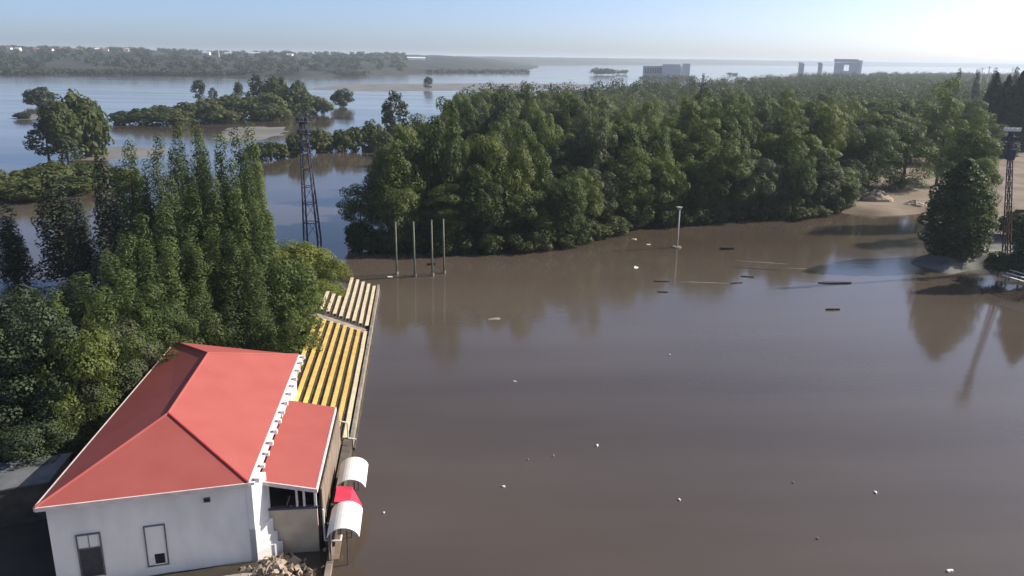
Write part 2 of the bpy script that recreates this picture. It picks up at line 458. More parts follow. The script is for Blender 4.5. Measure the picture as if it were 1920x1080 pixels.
def trunk_mesh(name, h, r, limbs=6, spread=2.0, start=.25, sticks=4):
    mb = MB(); p = Vector((0, 0, -1.2)); rr = r * 1.25
    segs = 6
    pts = [p]
    for k in range(1, segs + 1):
        t = k / segs
        q = Vector((random.uniform(-.12, .12) * h * .1, random.uniform(-.12, .12) * h * .1, h * .85 * t))
        mb.tube(pts[-1], q, rr, r * (1.1 - t * .95), n=7, cap=(k == segs))
        rr = r * (1.1 - t * .95); pts.append(q)
    for i in range(limbs):
        t = start + (.8 - start) * i / max(1, limbs - 1)
        a = i * 2.4 + random.random()
        b = Vector((0, 0, h * .85 * t))
        e = b + Vector((math.cos(a) * spread * (1.1 - t * .6), math.sin(a) * spread * (1.1 - t * .6), h * .16))
        mid = (b + e) / 2 + Vector((0, 0, -.04 * h))
        lr = r * .45 * (1.1 - t)
        mb.tube(b, mid, lr, lr * .7, n=5, cap=False); mb.tube(mid, e, lr * .7, lr * .15, n=5)
    return mb.mesh(name, M['bark'], smooth=True)

_ONES = 'first second third fourth fifth sixth seventh eighth ninth tenth eleventh twelfth thirteenth fourteenth fifteenth sixteenth seventeenth eighteenth nineteenth'.split()
_TENS = {2: ('twentieth', 'twenty'), 3: ('thirtieth', 'thirty'), 4: ('fortieth', 'forty')}
def nth(i):
    n = i + 1
    if n < 20: return _ONES[n - 1]
    t, o = divmod(n, 10)
    return _TENS[t][0] if o == 0 else _TENS[t][1] + '-' + _ONES[o - 1]

class Kind:
    def __init__(self, name, h, w, variants):
        self.name = name; self.h = h; self.w = w; self.var = variants; self.n = 0

def mk(n, f): return [f(i) for i in range(n)]
K = {}
K['broad'] = Kind('broadleaf_tree', 12., 9., mk(7, lambda i: (trunk_mesh('trunk', 11, .28, 7, 2.6), crown_broad('crown', M['broad'], 12, 9, low=random.choice([.0, .03, .1]), n=random.choice([56, 74, 92]), per=135, ls=.30, irregular=.6))))
K['tall'] = Kind('broadleaf_tree', 17., 8., mk(4, lambda i: (trunk_mesh('trunk', 15, .3, 8, 2.0), crown_broad('crown', M['broad'], 17, 8, low=.05, n=105, per=135, ls=.31, irregular=.8))))
K['near'] = Kind('leafy_tree', 12., 7., mk(4, lambda i: (trunk_mesh('trunk', 11, .22, 7, 2.0), crown_broad('crown', M['poplar'], 12, 7, low=.03, n=70, per=250, ls=.205, irregular=.7))))
K['poplar'] = Kind('poplar_tree', 22., 4.4, mk(5, lambda i: (trunk_mesh('trunk', 21, .26, 6, .9), crown_poplar('crown', M['poplar'], 22, 4.4, spires=6 + i % 2, per=225, ls=.21))))
K['poplard'] = Kind('poplar_tree', 15., 4.2, mk(3, lambda i: (trunk_mesh('trunk', 14, .24, 6, .9), crown_poplar('crown', M['poplard'], 15, 4.2, spires=6, per=130, ls=.28))))
K['willow'] = Kind('willow_bush', 6., 9., mk(2, lambda i: (trunk_mesh('trunk', 4.5, .2, 7, 2.6, .1), crown_broad('crown', M['willow'], 6, 9, low=-.05, n=80, per=110, ls=.26, irregular=.2))))
K['dark'] = Kind('evergreen_tree', 15., 7.5, mk(2, lambda i: (trunk_mesh('trunk', 13, .26, 7, 1.5), crown_egg('crown', M['darkleaf'], 15, 7.5))))
K['shrub'] = Kind('shrub', 4., 5., mk(3, lambda i: (trunk_mesh('trunk', 2.6, .1, 5, 1.3, .1), crown_broad('crown', M['reed'], 4, 5, low=-.08, n=64, per=90, ls=.36, irregular=.3))))
K['far'] = Kind('distant_tree', 12., 9., mk(4, lambda i: (trunk_mesh('trunk', 10, .3, 5, 2.4), crown_broad('crown', M['farleaf'], 12, 9, low=.0, n=90, per=34, ls=.60, irregular=.45))))
K['fardark'] = Kind('distant_tree', 12., 7., mk(2, lambda i: (trunk_mesh('trunk', 11, .3, 5, 2.0), crown_broad('crown', M['darkleaf'], 12, 7, low=.06, n=76, per=40, ls=.55, irregular=.5))))
K['bush'] = Kind('flooded_bush', 5., 6., mk(4, lambda i: (trunk_mesh('trunk', 3.4, .12, 5, 1.4, .1), crown_broad('crown', M['farleaf'], 5, 6, low=-.15, n=90, per=52, ls=.55, irregular=.5))))
K['bushdark'] = Kind('flooded_bush', 5., 6., mk(2, lambda i: (trunk_mesh('trunk', 3.4, .12, 5, 1.4, .1), crown_broad('crown', M['darkleaf'], 5, 6, low=-.15, n=80, per=52, ls=.55, irregular=.5))))
K['sapling'] = Kind('leafy_tree', 9., 6.5, mk(1, lambda i: (trunk_mesh('trunk', 8, .16, 7, 1.9), crown_broad('crown', M['fresh'], 9, 6.5, low=.0, n=70, per=130, ls=.26, irregular=.5))))

def plant(kind, loc, h, wd, label, cat='tree', group=None, name=None, lean=0.0, leaf=None):
    k = K[kind]
    tr, cr = k.var[k.n % len(k.var)]; k.n += 1
    o = thing(name or k.name, label, cat, loc, group)
    o.rotation_euler = (random.uniform(-lean, lean), random.uniform(-lean, lean), random.random() * 6.283)
    o.scale = (wd / k.w, wd / k.w, h / k.h)
    link('trunk', tr, o); c = link('crown', cr, o)
    if leaf:
        c.material_slots[0].link = 'OBJECT'; c.material_slots[0].material = M[leaf]
    return o

def by_top(kind, px, py, Y, wd, label, z0=0.3, **kw):
    p = at_y(px, py, Y)
    return plant(kind, (p.x, Y, z0), max(2, p.z - z0), wd, label, **kw)

def by_base(kind, px, py, ptop, wpx, label, z0=0.0, **kw):
    b = at(px, py, z0); t = at_y(px, ptop, b.y)
    wd = wpx / FPX * (b - Vector((0, 0, CAM_H))).length
    return plant(kind, b, max(1.0, t.z - z0), wd, label, **kw)

# --- poplars and leafy trees on the left bank
G = 'tall poplars standing along the left bank'
for i, (px, py, Y, wd) in enumerate(sorted(((238, 262, 92, 4.2), (298, 250, 90, 3.4), (326, 236, 92, 3.6), (358, 226, 88, 3.6), (386, 264, 84, 3.2), (412, 250, 88, 3.6), (440, 238, 85, 3.8), (466, 232, 88, 4.0), (490, 330, 84, 3.6),
                      (270, 300, 86, 3.4), (345, 290, 84, 3.4), (425, 300, 80, 3.4), (460, 310, 80, 3.6)))):
    by_top('poplar', px, py, Y, wd * 1.25, nth(i) + ' poplar from the left in the tall close row behind the red roof', group=G, lean=.02)
G = 'young poplars in the thicket beside the red roof'
for i, (px, py, Y, wd) in enumerate(sorted(((95, 545, 58, 4.2), (150, 515, 63, 4.4), (200, 472, 67, 4.2), (232, 440, 70, 3.8), (262, 405, 72, 3.8), (296, 385, 74, 3.8), (330, 365, 77, 3.8), (366, 345, 78, 3.8), (402, 338, 79, 3.8), (438, 352, 77, 3.6), (474, 372, 78, 4.0),
                      (180, 540, 60, 3.6), (225, 505, 63, 3.6), (270, 470, 66, 3.6), (312, 445, 69, 3.6), (352, 425, 71, 3.6), (392, 420, 73, 3.6), (430, 430, 73, 3.4), (468, 450, 74, 3.4), (20, 548, 70, 4.5), (58, 540, 74, 4.5), (-20, 560, 68, 4.5), (120, 530, 72, 4.5)))):
    by_top('poplar', px, py, Y, wd * 1.4, nth(i) + ' young poplar from the left in the leafy thicket beside the red roof', group=G, lean=.03)
G = 'low leafy trees at the foot of the thicket'
for i, (px, py, Y, wd) in enumerate(sorted(((-30, 600, 52, 8), (15, 585, 56, 7), (60, 585, 53, 7), (110, 610, 53, 6), (160, 605, 56, 6), (210, 590, 59, 6), (255, 570, 62, 6), (300, 555, 66, 6), (345, 530, 70, 6), (385, 520, 72, 5),
                      (-20, 670, 53, 7), (30, 690, 54, 6.5), (80, 700, 53, 5.5), (130, 690, 54, 5.0), (170, 680, 55, 5), (-60, 660, 52, 8), (50, 775, 50, 5.5), (-10, 780, 50, 6), (98, 775, 51, 4.2), (215, 650, 57, 5), (262, 630, 61, 5)))):
    by_top('near', px, py, Y, wd, nth(i) + ' low bushy tree from the left at the foot of the poplar thicket', leaf=random.choice((None, 'broadgrey', 'broaddeep', 'broad')) if px > 90 else 'darkleaf', group=G, lean=.03)  # leftmost trees take dark leaves in place of deep shade
by_top('poplard', 8, 385, 103, 6.4, 'dark poplar against the pale water at the left picture edge', z0=0.1)
by_top('poplard', 104, 325, 104, 7.4, 'broad dark poplar with ragged spires against the water, second from the left edge', z0=0.1)
by_top('poplard', 138, 372, 101, 5.2, 'shorter dark poplar leaning against the broad dark poplar over the water', z0=0.1, lean=.04)
by_top('poplard', 188, 288, 100, 5.6, 'dark poplar with feathery open branches left of the tall poplar row', z0=0.3)
by_top('poplard', 215, 330, 96, 4.6, 'dark poplar tucked against the left end of the tall poplar row', z0=0.5)
by_top('sapling', 530, 492, 80, 7.5, 'bright green loose tree between the red roof and the upper end of the benches', z0=0.3)
by_top('sapling', 560, 590, 73, 4.6, 'low bright green bush hanging over the yellow benches behind the roof corner', z0=0.3)
by_top('near', 470, 560, 76, 4.0, 'small dull green tree behind the rear eave of the red roof', z0=0.3)
by_top('willow', 558, 455, 103, 10.0, 'round yellow green willow at the far end of the benches below the lattice mast', z0=0.6)
by_top('willow', 618, 488, 101, 6.5, 'small yellow green willow drooping over the far left corner of the benches', z0=0.6)
by_top('willow', 600, 530, 93, 6.5, 'yellow green willow spilling over the left ends of the far benches', z0=0.6)
by_top('willow', 566, 548, 86, 6.0, 'greenish willow spreading between the small tree and the cross aisle', z0=0.6)
by_top('willow', 500, 462, 108, 7.0, 'yellow green willow half hidden behind the poplar row near the mast', z0=0.4)

# --- bushes and trees standing in the water on the left, far side
G = 'flooded bushes on the green strip across the left water'
for i, (px, py, pt, wp) in enumerate(sorted(((232, 232, 207, 50), (270, 232, 203, 60), (312, 230, 196, 60), (350, 228, 190, 60), (392, 226, 186, 60), (430, 224, 182, 62), (470, 222, 178, 62), (512, 222, 172, 64), (550, 218, 170, 64), (590, 214, 178, 50), (330, 234, 208, 60), (420, 230, 204, 60), (500, 226, 196, 60)))):
    by_base('bush', px, py, pt, wp, nth(i) + ' bush from the left on the long green strip across the left water', cat='bush', group=G, name='flooded_bush')
by_base('fardark', 375, 188, 146, 28, 'lone thin tree with a round dark head standing in water behind the green strip')
by_base('fardark', 402, 192, 166, 16, 'tiny thin tree just right of the lone round headed tree in the water')
by_base('fardark', 449, 196, 150, 20, 'narrow dark tree rising behind the middle of the green strip')
by_base('fardark', 484, 204, 144, 34, 'bluish dark tree beside the tall clump at the end of the green strip')
by_base('bush', 522, 206, 144, 48, 'leafy tree at the left of the tall clump ending the green strip')
by_base('bush', 562, 206, 148, 40, 'leafy tree at the right of the tall clump ending the green strip')
by_base('bushdark', 640, 200, 170, 42, 'rounded dark bush alone in the water right of the green strip', cat='bush', name='flooded_bush')
by_base('fardark', 803, 166, 142, 20, 'lone dark round tree far out in the open water')
by_base('bushdark', 74, 200, 164, 42, 'square dark clump of trees alone in the water near the left edge')
by_base('bushdark', 42, 223, 211, 26, 'low dark bush in the water below the square dark clump', cat='bush', name='flooded_bush')
by_base('bush', 165, 290, 186, 76, 'large round green tree on the left flooded island')
by_base('far', 118, 300, 190, 60, 'ragged green tree on the island left of the large round tree')
by_base('fardark', 92, 300, 232, 50, 'dark leaning tree at the left edge of the flooded island')
by_base('fardark', 128, 306, 250, 44, 'low dark tree in front of the large round island tree')
G = 'scrub along the water line on the near left island'
for i, (px, py, pt, wp) in enumerate(sorted(((-20, 372, 326, 80), (20, 366, 322, 70), (60, 362, 312, 70), (105, 352, 300, 70), (150, 345, 304, 66), (195, 342, 312, 60), (235, 338, 318, 50), (60, 375, 340, 80), (140, 362, 330, 80)))):
    by_base('bush', px, py, pt, wp, nth(i) + ' low bush from the left on the near island by the left edge', cat='bush', group=G, name='flooded_bush')
G = 'bushes in the water behind the lattice mast'
for i, (px, py, pt, wp) in enumerate(sorted(((482, 302, 270, 50), (520, 298, 264, 50), (556, 294, 252, 40), (600, 286, 240, 60), (640, 284, 244, 40), (662, 282, 236, 42), (698, 280, 232, 42), (722, 284, 244, 40), (752, 278, 236, 44), (780, 270, 226, 44)))):
    by_base('bush', px, py, pt, wp, nth(i) + ' bush from the left in the row behind the lattice mast', cat='bush', group=G, name='flooded_bush')
by_base('fardark', 738, 270, 178, 50, 'tall bluish dark tree standing above the bush row left of the wood')

# --- the big wood
def inside(x, y, poly): return poly_dist(np.array([x]), np.array([y]), poly)[0]
pts = []
front = [at(*p) for p in wood_poly_px[:12]]
for a, b in zip(front[:-1], front[1:]):
    L_ = (b - a).length; n_ = max(1, int(L_ / 5.2))
    for k in range(n_):
        q = a.lerp(b, (k + random.uniform(-.25, .25)) / n_)
        pts.append((q.x + random.uniform(-.5, .5), q.y + 3.0 + random.uniform(-.4, 1.2)))
nfront = len(pts)
rr = np.random.default_rng(3)
xs_ = [p[0] for p in wood_poly]; ys_ = [p[1] for p in wood_poly]
cand = np.stack([rr.uniform(min(xs_), max(xs_), 60000), rr.uniform(min(ys_), max(ys_), 60000)], 1)
# even coverage near, coarser beyond
sd_ = poly_dist(cand[:, 0], cand[:, 1], wood_poly)
cand = cand[sd_ > 2.0]
near_c = []
extra = np.stack([rr.uniform(-45, 140, 9000), rr.uniform(120, 300, 9000)], 1)
extra = extra[poly_dist(extra[:, 0], extra[:, 1], wood_poly) > 3.0]
allc = np.concatenate([extra, cand])
acc = np.array(pts)
acc_l = list(map(tuple, pts))
cells = {}
def cellkey(x, y): return (int(x // 10), int(y // 10))
for p in acc_l: cells.setdefault(cellkey(*p), []).append(p)
for x, y in allc:
    D = math.hypot(x, y)
    mind = 5.9 if D < 260 else (8.0 if D < 600 else 11.5)
    kx, ky = cellkey(x, y); ok = True
    for i in (-2, -1, 0, 1, 2):
        for j in (-2, -1, 0, 1, 2):
            for q in cells.get((kx + i, ky + j), ()):
                if (q[0] - x) ** 2 + (q[1] - y) ** 2 < mind * mind: ok = False; break
            if not ok: break
        if not ok: break
    if ok:
        acc_l.append((x, y)); cells.setdefault((kx, ky), []).append((x, y))
order = sorted(range(nfront, len(acc_l)), key=lambda i: math.hypot(*acc_l[i]))
N_SINGLE = 225
def pick_leaf(): return random.choice(('broad', 'broad', 'broad', 'broadlight', 'broadlight', 'broadgrey', 'broaddeep'))
GF = 'trees at the flooded front edge of the wood'
GI = 'trees crowded inside the wood'
for i in range(nfront):
    x, y = acc_l[i]
    plant('broad' if random.random() < .8 else 'tall', (x, y, 0.0), random.uniform(7.5, 13.5), random.uniform(6.5, 10.5), nth(i) + ' tree from the left along the flooded near edge of the wood', leaf=pick_leaf(), group=GF, lean=.04)
for i in order[:N_SINGLE]:
    x, y = acc_l[i]
    zone = ('left wood behind the thin posts' if x < 8 else 'middle wood behind the lamp post' if x < 52 else 'right wood beside the sandy clearing')
    lf = pick_leaf(); hh = random.uniform(9.5, 18.5)
    lb_ = ('tall ' if hh > 14 else 'low ') + {'broad': 'mid green', 'broadlight': 'yellowish green', 'broadgrey': 'greyish green', 'broaddeep': 'deep green'}[lf] + ' tree crowded in the ' + zone
    plant('broad' if random.random() < .62 else 'tall', (x, y, 0.1), hh, random.uniform(7, 12), lb_, leaf=lf, group=lb_.replace(' tree ', ' trees '), lean=.05)
G = 'low shrubs at the foot of the wood'
for k in range(34):
    t = k / 33 * (len(front) - 2); i = int(t); q = front[i].lerp(front[i + 1], t - i)
    plant('shrub', (q.x + random.uniform(-1, 1), q.y + random.uniform(.3, 1.5), 0), random.uniform(2.0, 4.2), random.uniform(3.5, 6), nth(k) + ' low shrub from the left along the foot of the wood', cat='shrub', group=G)

def far_wood(name, items, ls, m, per):
    C = []; Nn = []; S = []
    for (x, y, z0, h, wd) in items:
        n = 9
        cen = []; rad = []
        for k in range(n):
            u = unit(1)[0]; u[2] = abs(u[2]) if RNG.random() < .75 else u[2]
            q = .5 + .4 * RNG.random()
            cen.append(np.array([x + u[0] * wd * .36 * q, y + u[1] * wd * .36 * q, z0 + h * .52 + u[2] * h * .40 * q])); rad.append(wd * (.17 + .1 * RNG.random()))
        a, b, c = clumps(cen, rad, per, ls)
        C.append(a); Nn.append(b); S.append(c)
    o = link(name, quads_mesh(name, np.concatenate(C), np.concatenate(Nn), np.concatenate(S), m))
    return o
items = []; items2 = []
for i in order[N_SINGLE:]:
    x, y = acc_l[i]; D = math.hypot(x, y)
    (items if D < 420 else items2).append((x, y, 0, random.uniform(9, 19), random.uniform(8.5, 14) * (1.0 if D < 420 else 1.25)))
tag(far_wood('distant_wood', items, .62, M['farleaf'], 6.0), 'broad belt of crowded treetops behind the nearer wood', 'woodland', kind='stuff')
if items2:
    tag(far_wood('distant_wood', items2, 1.0, M['farleaf'], 2.4), 'far treetops running to the horizon on the right', 'woodland', kind='stuff')
G = 'dark poplars breaking the far skyline of the wood'
for i, (px, pt, Y, wd) in enumerate(sorted(((1320, 138, 420, 6), (1300, 152, 420, 5), (1110, 160, 330, 5), (1098, 168, 330, 4), (940, 170, 320, 4.5), (1868, 128, 420, 8), (1800, 128, 520, 7), (1836, 130, 480, 8), (1908, 126, 430, 9)))):
    by_top('poplard', px, pt, Y, wd, nth(i) + ' dark narrow poplar from the left above the far treetops', z0=0.0, group=G)
G = 'dark tall trees behind the sandy ground on the right'
for i, (px, py, pt, wp) in enumerate(sorted(((1845, 282, 135, 34), (1868, 284, 140, 36), (1892, 286, 132, 36), (1916, 288, 128, 40), (1945, 288, 130, 40), (1855, 296, 235, 40), (1880, 300, 245, 40)))):
    by_base('dark', px, py, pt, wp, nth(i) + ' dark tree from the left behind the sandy ground at the right', group=G)

G = 'tall trees behind the sandy clearing'
for i in range(26):
    px = 1440 + 16.5 * i + random.uniform(-8, 8)
    by_top('tall', px, random.uniform(168, 215) + (28 if i % 2 else 0), random.uniform(265, 330) - (55 if i % 2 else 0), random.uniform(10, 14), nth(i) + ' tall tree from the left in the row behind the sandy clearing', z0=0.1, leaf=pick_leaf(), group=G, lean=.03)
# --- right bank
by_base('dark', 1784, 482, 296, 104, 'dark pointed evergreen standing at the water on the right bank', z0=0.8, leaf='broaddeep')
by_base('near', 1820, 440, 285, 62, 'pale green tree right behind the dark pointed evergreen', z0=0.8)
by_base('near', 1800, 415, 225, 88, 'tall pale green tree behind the dark evergreen on the right', z0=0.8)
by_base('near', 1755, 350, 178, 80, 'tall pale green tree at the end of the wood beside the sandy clearing', z0=0.8)
by_base('near', 1690, 355, 230, 100, 'spreading dull green tree at the back of the sandy clearing', z0=0.8)
by_base('near', 1625, 362, 230, 100, 'spreading tree at the left of the sandy clearing', z0=0.8)
by_base('shrub', 1905, 452, 395, 70, 'dark brownish shrub at the right picture edge by the floodlight mast', z0=1.2, cat='shrub')
by_base('shrub', 1846, 430, 405, 50, 'small shrub on the sandy ground right of the dark evergreen', z0=0.9, cat='shrub')
by_base('shrub', 1872, 508, 472, 50, 'low scrub hiding the foot of the floodlight mast', z0=1.2, cat='shrub', leaf='darkleaf')
by_base('shrub', 1912, 516, 478, 60, 'low scrub beside the pale planks at the right edge', z0=1.2, cat='shrub', leaf='darkleaf')
by_base('dark', 1930, 520, 372, 60, 'dark tree cut by the right picture edge beside the floodlight mast', z0=1.0)

# ------------------------------------------------------------------ the red roofed house
E_ = at(65, 952, 6.0); D_ = at(465, 905, 6.0); C_ = at(560, 665, 6.0); F_ = SP(68.0, 21.3, 6.0)
A_ = at(315, 775, 8.4); B_ = at(390, 662, 8.4)
house = thing('house', 'white house with a large red hipped roof at the lower left beside the benches', 'house', tuple(SP(53, 16, 0.8)))
mb = MB()
cc = (E_ + D_ + C_ + F_) / 4
top = [E_, D_, C_, F_, A_, B_]
th = Vector((0, 0, -.14))
mb.add([p for p in top] + [p + th for p in top],
       [(0, 1, 4), (1, 2, 5, 4), (2, 3, 5), (3, 0, 4, 5), (7, 6, 10), (8, 7, 10, 11), (9, 8, 11), (6, 9, 11, 10), (0, 6, 7, 1), (1, 7, 8, 2), (2, 8, 9, 3), (3, 9, 6, 0)])
roof = mb.build('roof', M['red'], house)
for p, q, nm in ((A_, B_, 'ridge_cap'), (A_, D_, 'hip_cap'), (A_, E_, 'hip_cap'), (B_, C_, 'hip_cap'), (B_, F_, 'hip_cap')):
    c = MB().tube(p + Vector((0, 0, .0)), q + Vector((0, 0, .0)), .085, n=8).build(nm, M['red_cap_shade'] if q is D_ else M['red'], house)  # right front hip coloured dark for the cap's shaded side
    c.parent = roof; c.matrix_parent_inverse = Matrix.Identity(4)
# walls
def inset(p, k=.045): return Vector((p.x + (cc.x - p.x) * k, p.y + (cc.y - p.y) * k, p.z))
W = [inset(p) for p in (E_, D_, C_, F_)]
def vz(p, z): return Vector((p.x, p.y, z))
mb = MB()
mb.hexa([vz(p, -.6) for p in W], [vz(p, 5.845) for p in W])
mb.build('wall', M['plaster'], house)
# fascia boards and gutters along the eaves
for p, q, m_ in ((E_, D_, 'pinkwhite'), (F_, E_, 'pinkwhite'), (D_, C_, 'white')):
    d = (q - p).normalized(); out = Vector((d.y, -d.x, 0))
    mid = (p + q) / 2
    MB().box(mid + out * .05 + Vector((0, 0, -.12)), ((q - p).length, .10, .24), d, out, Vector((0, 0, 1))).build('fascia', M[m_], house)
d = (C_ - D_).normalized(); out = Vector((d.y, -d.x, 0)); Lr = (C_ - D_).length
mb = MB().box((D_ + C_) / 2 + out * .19 + Vector((0, 0, -.1)), (Lr, .34, .16), d, out)
mb.build('gutter', M['white'], house)
br = None
for k in range(14):
    p = D_ + d * (0.5 + k * (Lr - 1.0) / 13 + random.uniform(-.15, .15)) + out * .46 + Vector((0, 0, -.02))
    me = br or MB().box((0, 0, 0), (.30, .26, .24), d, out).mesh('bracket', M['white'])
    br = me
    o = link('bracket', me, house); o.location = Vector(p) - house.location
    o.scale = (1, 1, random.uniform(.8, 1.3))
# front wall frame of reference
f0, f1 = W[0], W[1]
fd = Vector((f1.x - f0.x, f1.y - f0.y, 0)).normalized(); fo = Vector((fd.y, -fd.x, 0))
def on_front(px, py):
    r = ray(px, py); o = Vector((0, 0, CAM_H))
    t = (Vector((f0.x, f0.y, 0)) - o).dot(fo) / r.dot(fo)
    p = o + r * t
    return (p - Vector((f0.x, f0.y, 0))).dot(fd), p.z
def fbox(u0, u1, z0, z1, d0, d1):
    c = Vector((f0.x, f0.y, 0)) + fd * (u0 + u1) / 2 + fo * (d0 + d1) / 2 + Vector((0, 0, (z0 + z1) / 2))
    return MB().box(c, (abs(u1 - u0), abs(d1 - d0), abs(z1 - z0)), fd, fo)
ua, za = on_front(141, 1003); ub, _ = on_front(188, 998); uc, zc = on_front(150, 1030)
# door
door = fbox(ua + .08, ub - .08, .9, zc, -.02, .02).build('door', M['doorpaint'], house)
pinv = house.matrix_basis.inverted()
def sub(o, par):
    o.parent = par; o.matrix_parent_inverse = Matrix.Identity(4); return o
sub(fbox(ua, ua + .08, .9, za, -.02, .09).build('door_frame', M['greyframe'], house), door)
sub(fbox(ub - .08, ub, .9, za, -.02, .09).build('door_frame', M['greyframe'], house), door)
sub(fbox(ua + .08, ub - .08, za - .08, za, -.02, .09).build('door_frame', M['greyframe'], house), door)
sub(fbox(ua + .08, ub - .08, zc, zc + .06, -.02, .08).build('transom_bar', M['greyframe'], house), door)
sub(fbox(ua + .08, ub - .08, zc + .06, za - .08, -.02, .03).build('transom_pane', M['plaster'], house), door)
sub(fbox((ua + ub) / 2 - .02, (ua + ub) / 2 + .02, zc + .06, za - .08, .032, .05).build('transom_mullion', M['greyframe'], house), door)
sub(fbox(ub - .2, ub - .15, zc - 1.25, zc - 1.1, .022, .07).build('door_handle', M['steel'], house), door)
# boarded window
u0, z1 = on_front(268, 986); u1, z1b = on_front(309, 982); _, z0 = on_front(296, 1060)
z1 = (z1 + z1b) / 2
win = fbox(u0 + .07, u1 - .07, z0 + .07, z1 - .07, -.02, .02).build('window', M['plaster'], house)
for (a0, a1, b0, b1) in ((u0, u0 + .07, z0, z1), (u1 - .07, u1, z0, z1), (u0 + .07, u1 - .07, z1 - .07, z1), (u0 + .07, u1 - .07, z0, z0 + .07)):
    sub(fbox(a0, a1, b0, b1, -.02, .07).build('window_frame', M['greyframe'], house), win)
sub(fbox(u0 - .06, u1 + .06, z0 - .06, z0 - .002, -.02, .16).build('window_sill', M['plaster'], house), win)
um = u0 + (u1 - u0) * .60
sub(fbox(um - .27, um + .27, z0 + .14, z0 + .78, .022, .034).build('window_opening', M['dark'], house), win)
sub(fbox(um - .32, um - .275, z0 + .12, z0 + .6, .022, .06).build('window_sash', M['white'], house), win)
sub(fbox(um - .32, um + .30, z0 + .085, z0 + .135, .022, .06).build('window_sash', M['white'], house), win)
uv, zv = on_front(388, 937)
vent = fbox(uv - .19, uv + .19, zv - .15, zv + .15, -.02, .05).build('vent', M['greyframe'], house)
sub(fbox(uv - .14, uv + .14, zv - .10, zv + .10, .052, .06).build('vent_opening', M['dark'], house), vent)
# white corner pilaster, splayed face added to catch the sun
pc = W[1]
dr = (C_ - D_).normalized(); orr = Vector((dr.y, -dr.x, 0))
def splay(o0, o1, d1, z0, z1):
    b = [pc - dr * .03, pc - dr * .03 + orr * o0, pc + orr * o1 + dr * d1, pc + dr * d1]
    return MB().hexa([vz(p, z0) for p in b], [vz(p, z1) for p in b])
splay(.32, .92, 1.25, -.6, 5.70).build('corner_pilaster', M['white'], house)
for z0_, z1_, k_ in ((1.0, 2.6, .20), (.4, 1.7, .42), (-.5, 1.0, .70)):
    splay(.34, .95 + k_, 1.22 - k_ * .2, z0_, z1_).build('pilaster_step', M['white'], house)
# conduit along the foot of the front wall
pl = MB()
prev = None
for k in range(9):
    t = k / 8
    u, _z = on_front(300 + 160 * t, 1070)
    q = Vector((f0.x, f0.y, 0)) + fd * u + fo * .09 + Vector((0, 0, .42 - .30 * (1 - t) ** 2 - .02 * math.sin(k)))
    if prev: pl.tube(prev, q, .05, n=6)
    prev = q
pl.build('pipe', M['rust'], house)

# ------------------------------------------------------------------ press box under the lower red roof
pb = thing('press_box', 'open fronted beige press box under a lower red roof against the house', 'press box', tuple(SP(50.5, 8.4, 1.0)))
s0, s1 = 44.6, 56.5
aI, aO = 10.05, 6.70
zI, zO = 5.25, 4.55
mb = MB()
mb.hexa([SP(s0, aO, zO - .12), SP(s1, aO, zO - .12), SP(s1, aI, zI - .12), SP(s0, aI, zI - .12)], [SP(s0, aO, zO), SP(s1, aO, zO), SP(s1, aI, zI), SP(s0, aI, zI)])
pr = mb.build('roof', M['red'], pb)
def sbox(sa, sb, a0, a1, z0, z1):
    return MB().hexa([SP(sa, a0, z0), SP(sb, a0, z0), SP(sb, a1, z0), SP(sa, a1, z0)], [SP(sa, a0, z1), SP(sb, a0, z1), SP(sb, a1, z1), SP(sa, a1, z1)])
# near-end verge and outer fascia
mb = MB().hexa([SP(s0 - .10, aO, zO - .22), SP(s0 - .003, aO, zO - .22), SP(s0 - .003, aI, zI - .22), SP(s0 - .10, aI, zI - .22)], [SP(s0 - .10, aO, zO + .03), SP(s0 - .003, aO, zO + .03), SP(s0 - .003, aI, zI + .03), SP(s0 - .10, aI, zI + .03)])
mb.build('fascia', M['pinkwhite'], pb)
sbox(s0 - .1, s1, aO - .10, aO - .003, zO - .26, zO + .02).build('fascia', M['pinkwhite'], pb)
# end wall (beige), open band above it
sbox(s0 + .25, s0 + .45, 6.72, 9.98, -.4, 3.05).build('end_wall', M['beige'], pb)
sbox(s0 + .20, s0 + .50, 6.68, 9.98, 3.06, 3.20).build('window_sill', M['steel'], pb)
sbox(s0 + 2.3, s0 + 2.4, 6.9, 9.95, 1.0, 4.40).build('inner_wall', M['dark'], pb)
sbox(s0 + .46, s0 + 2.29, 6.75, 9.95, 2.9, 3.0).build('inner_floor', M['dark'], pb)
for a0 in (7.42, 7.85):
    sbox(s0 + .28, s0 + .38, a0, a0 + .13, 3.21, 4.52).build('post', M['pinkwhite'], pb)
sbox(s0 + .28, s0 + .42, 6.74, 6.88, 3.21, 4.40).build('post', M['white'], pb)
sbox(s0 + .25, s0 + .45, 9.55, 9.95, 3.21, 4.95).build('jamb', M['plaster'], pb)
# long front (facing the pitch): brown panels with a light rail
npan = 8
for k in range(npan):
    a_ = s0 + .5 + k * (s1 - s0 - .6) / npan; b_ = a_ + (s1 - s0 - .6) / npan - .05
    sbox(a_, b_, 6.40, 6.48, 1.55, 4.24).build('front_panel', M['brownpanel'], pb)
sbox(s0 + .5, s1 - .1, 6.50, 6.58, -.3, 4.26).build('front_frame', M['dark'], pb)
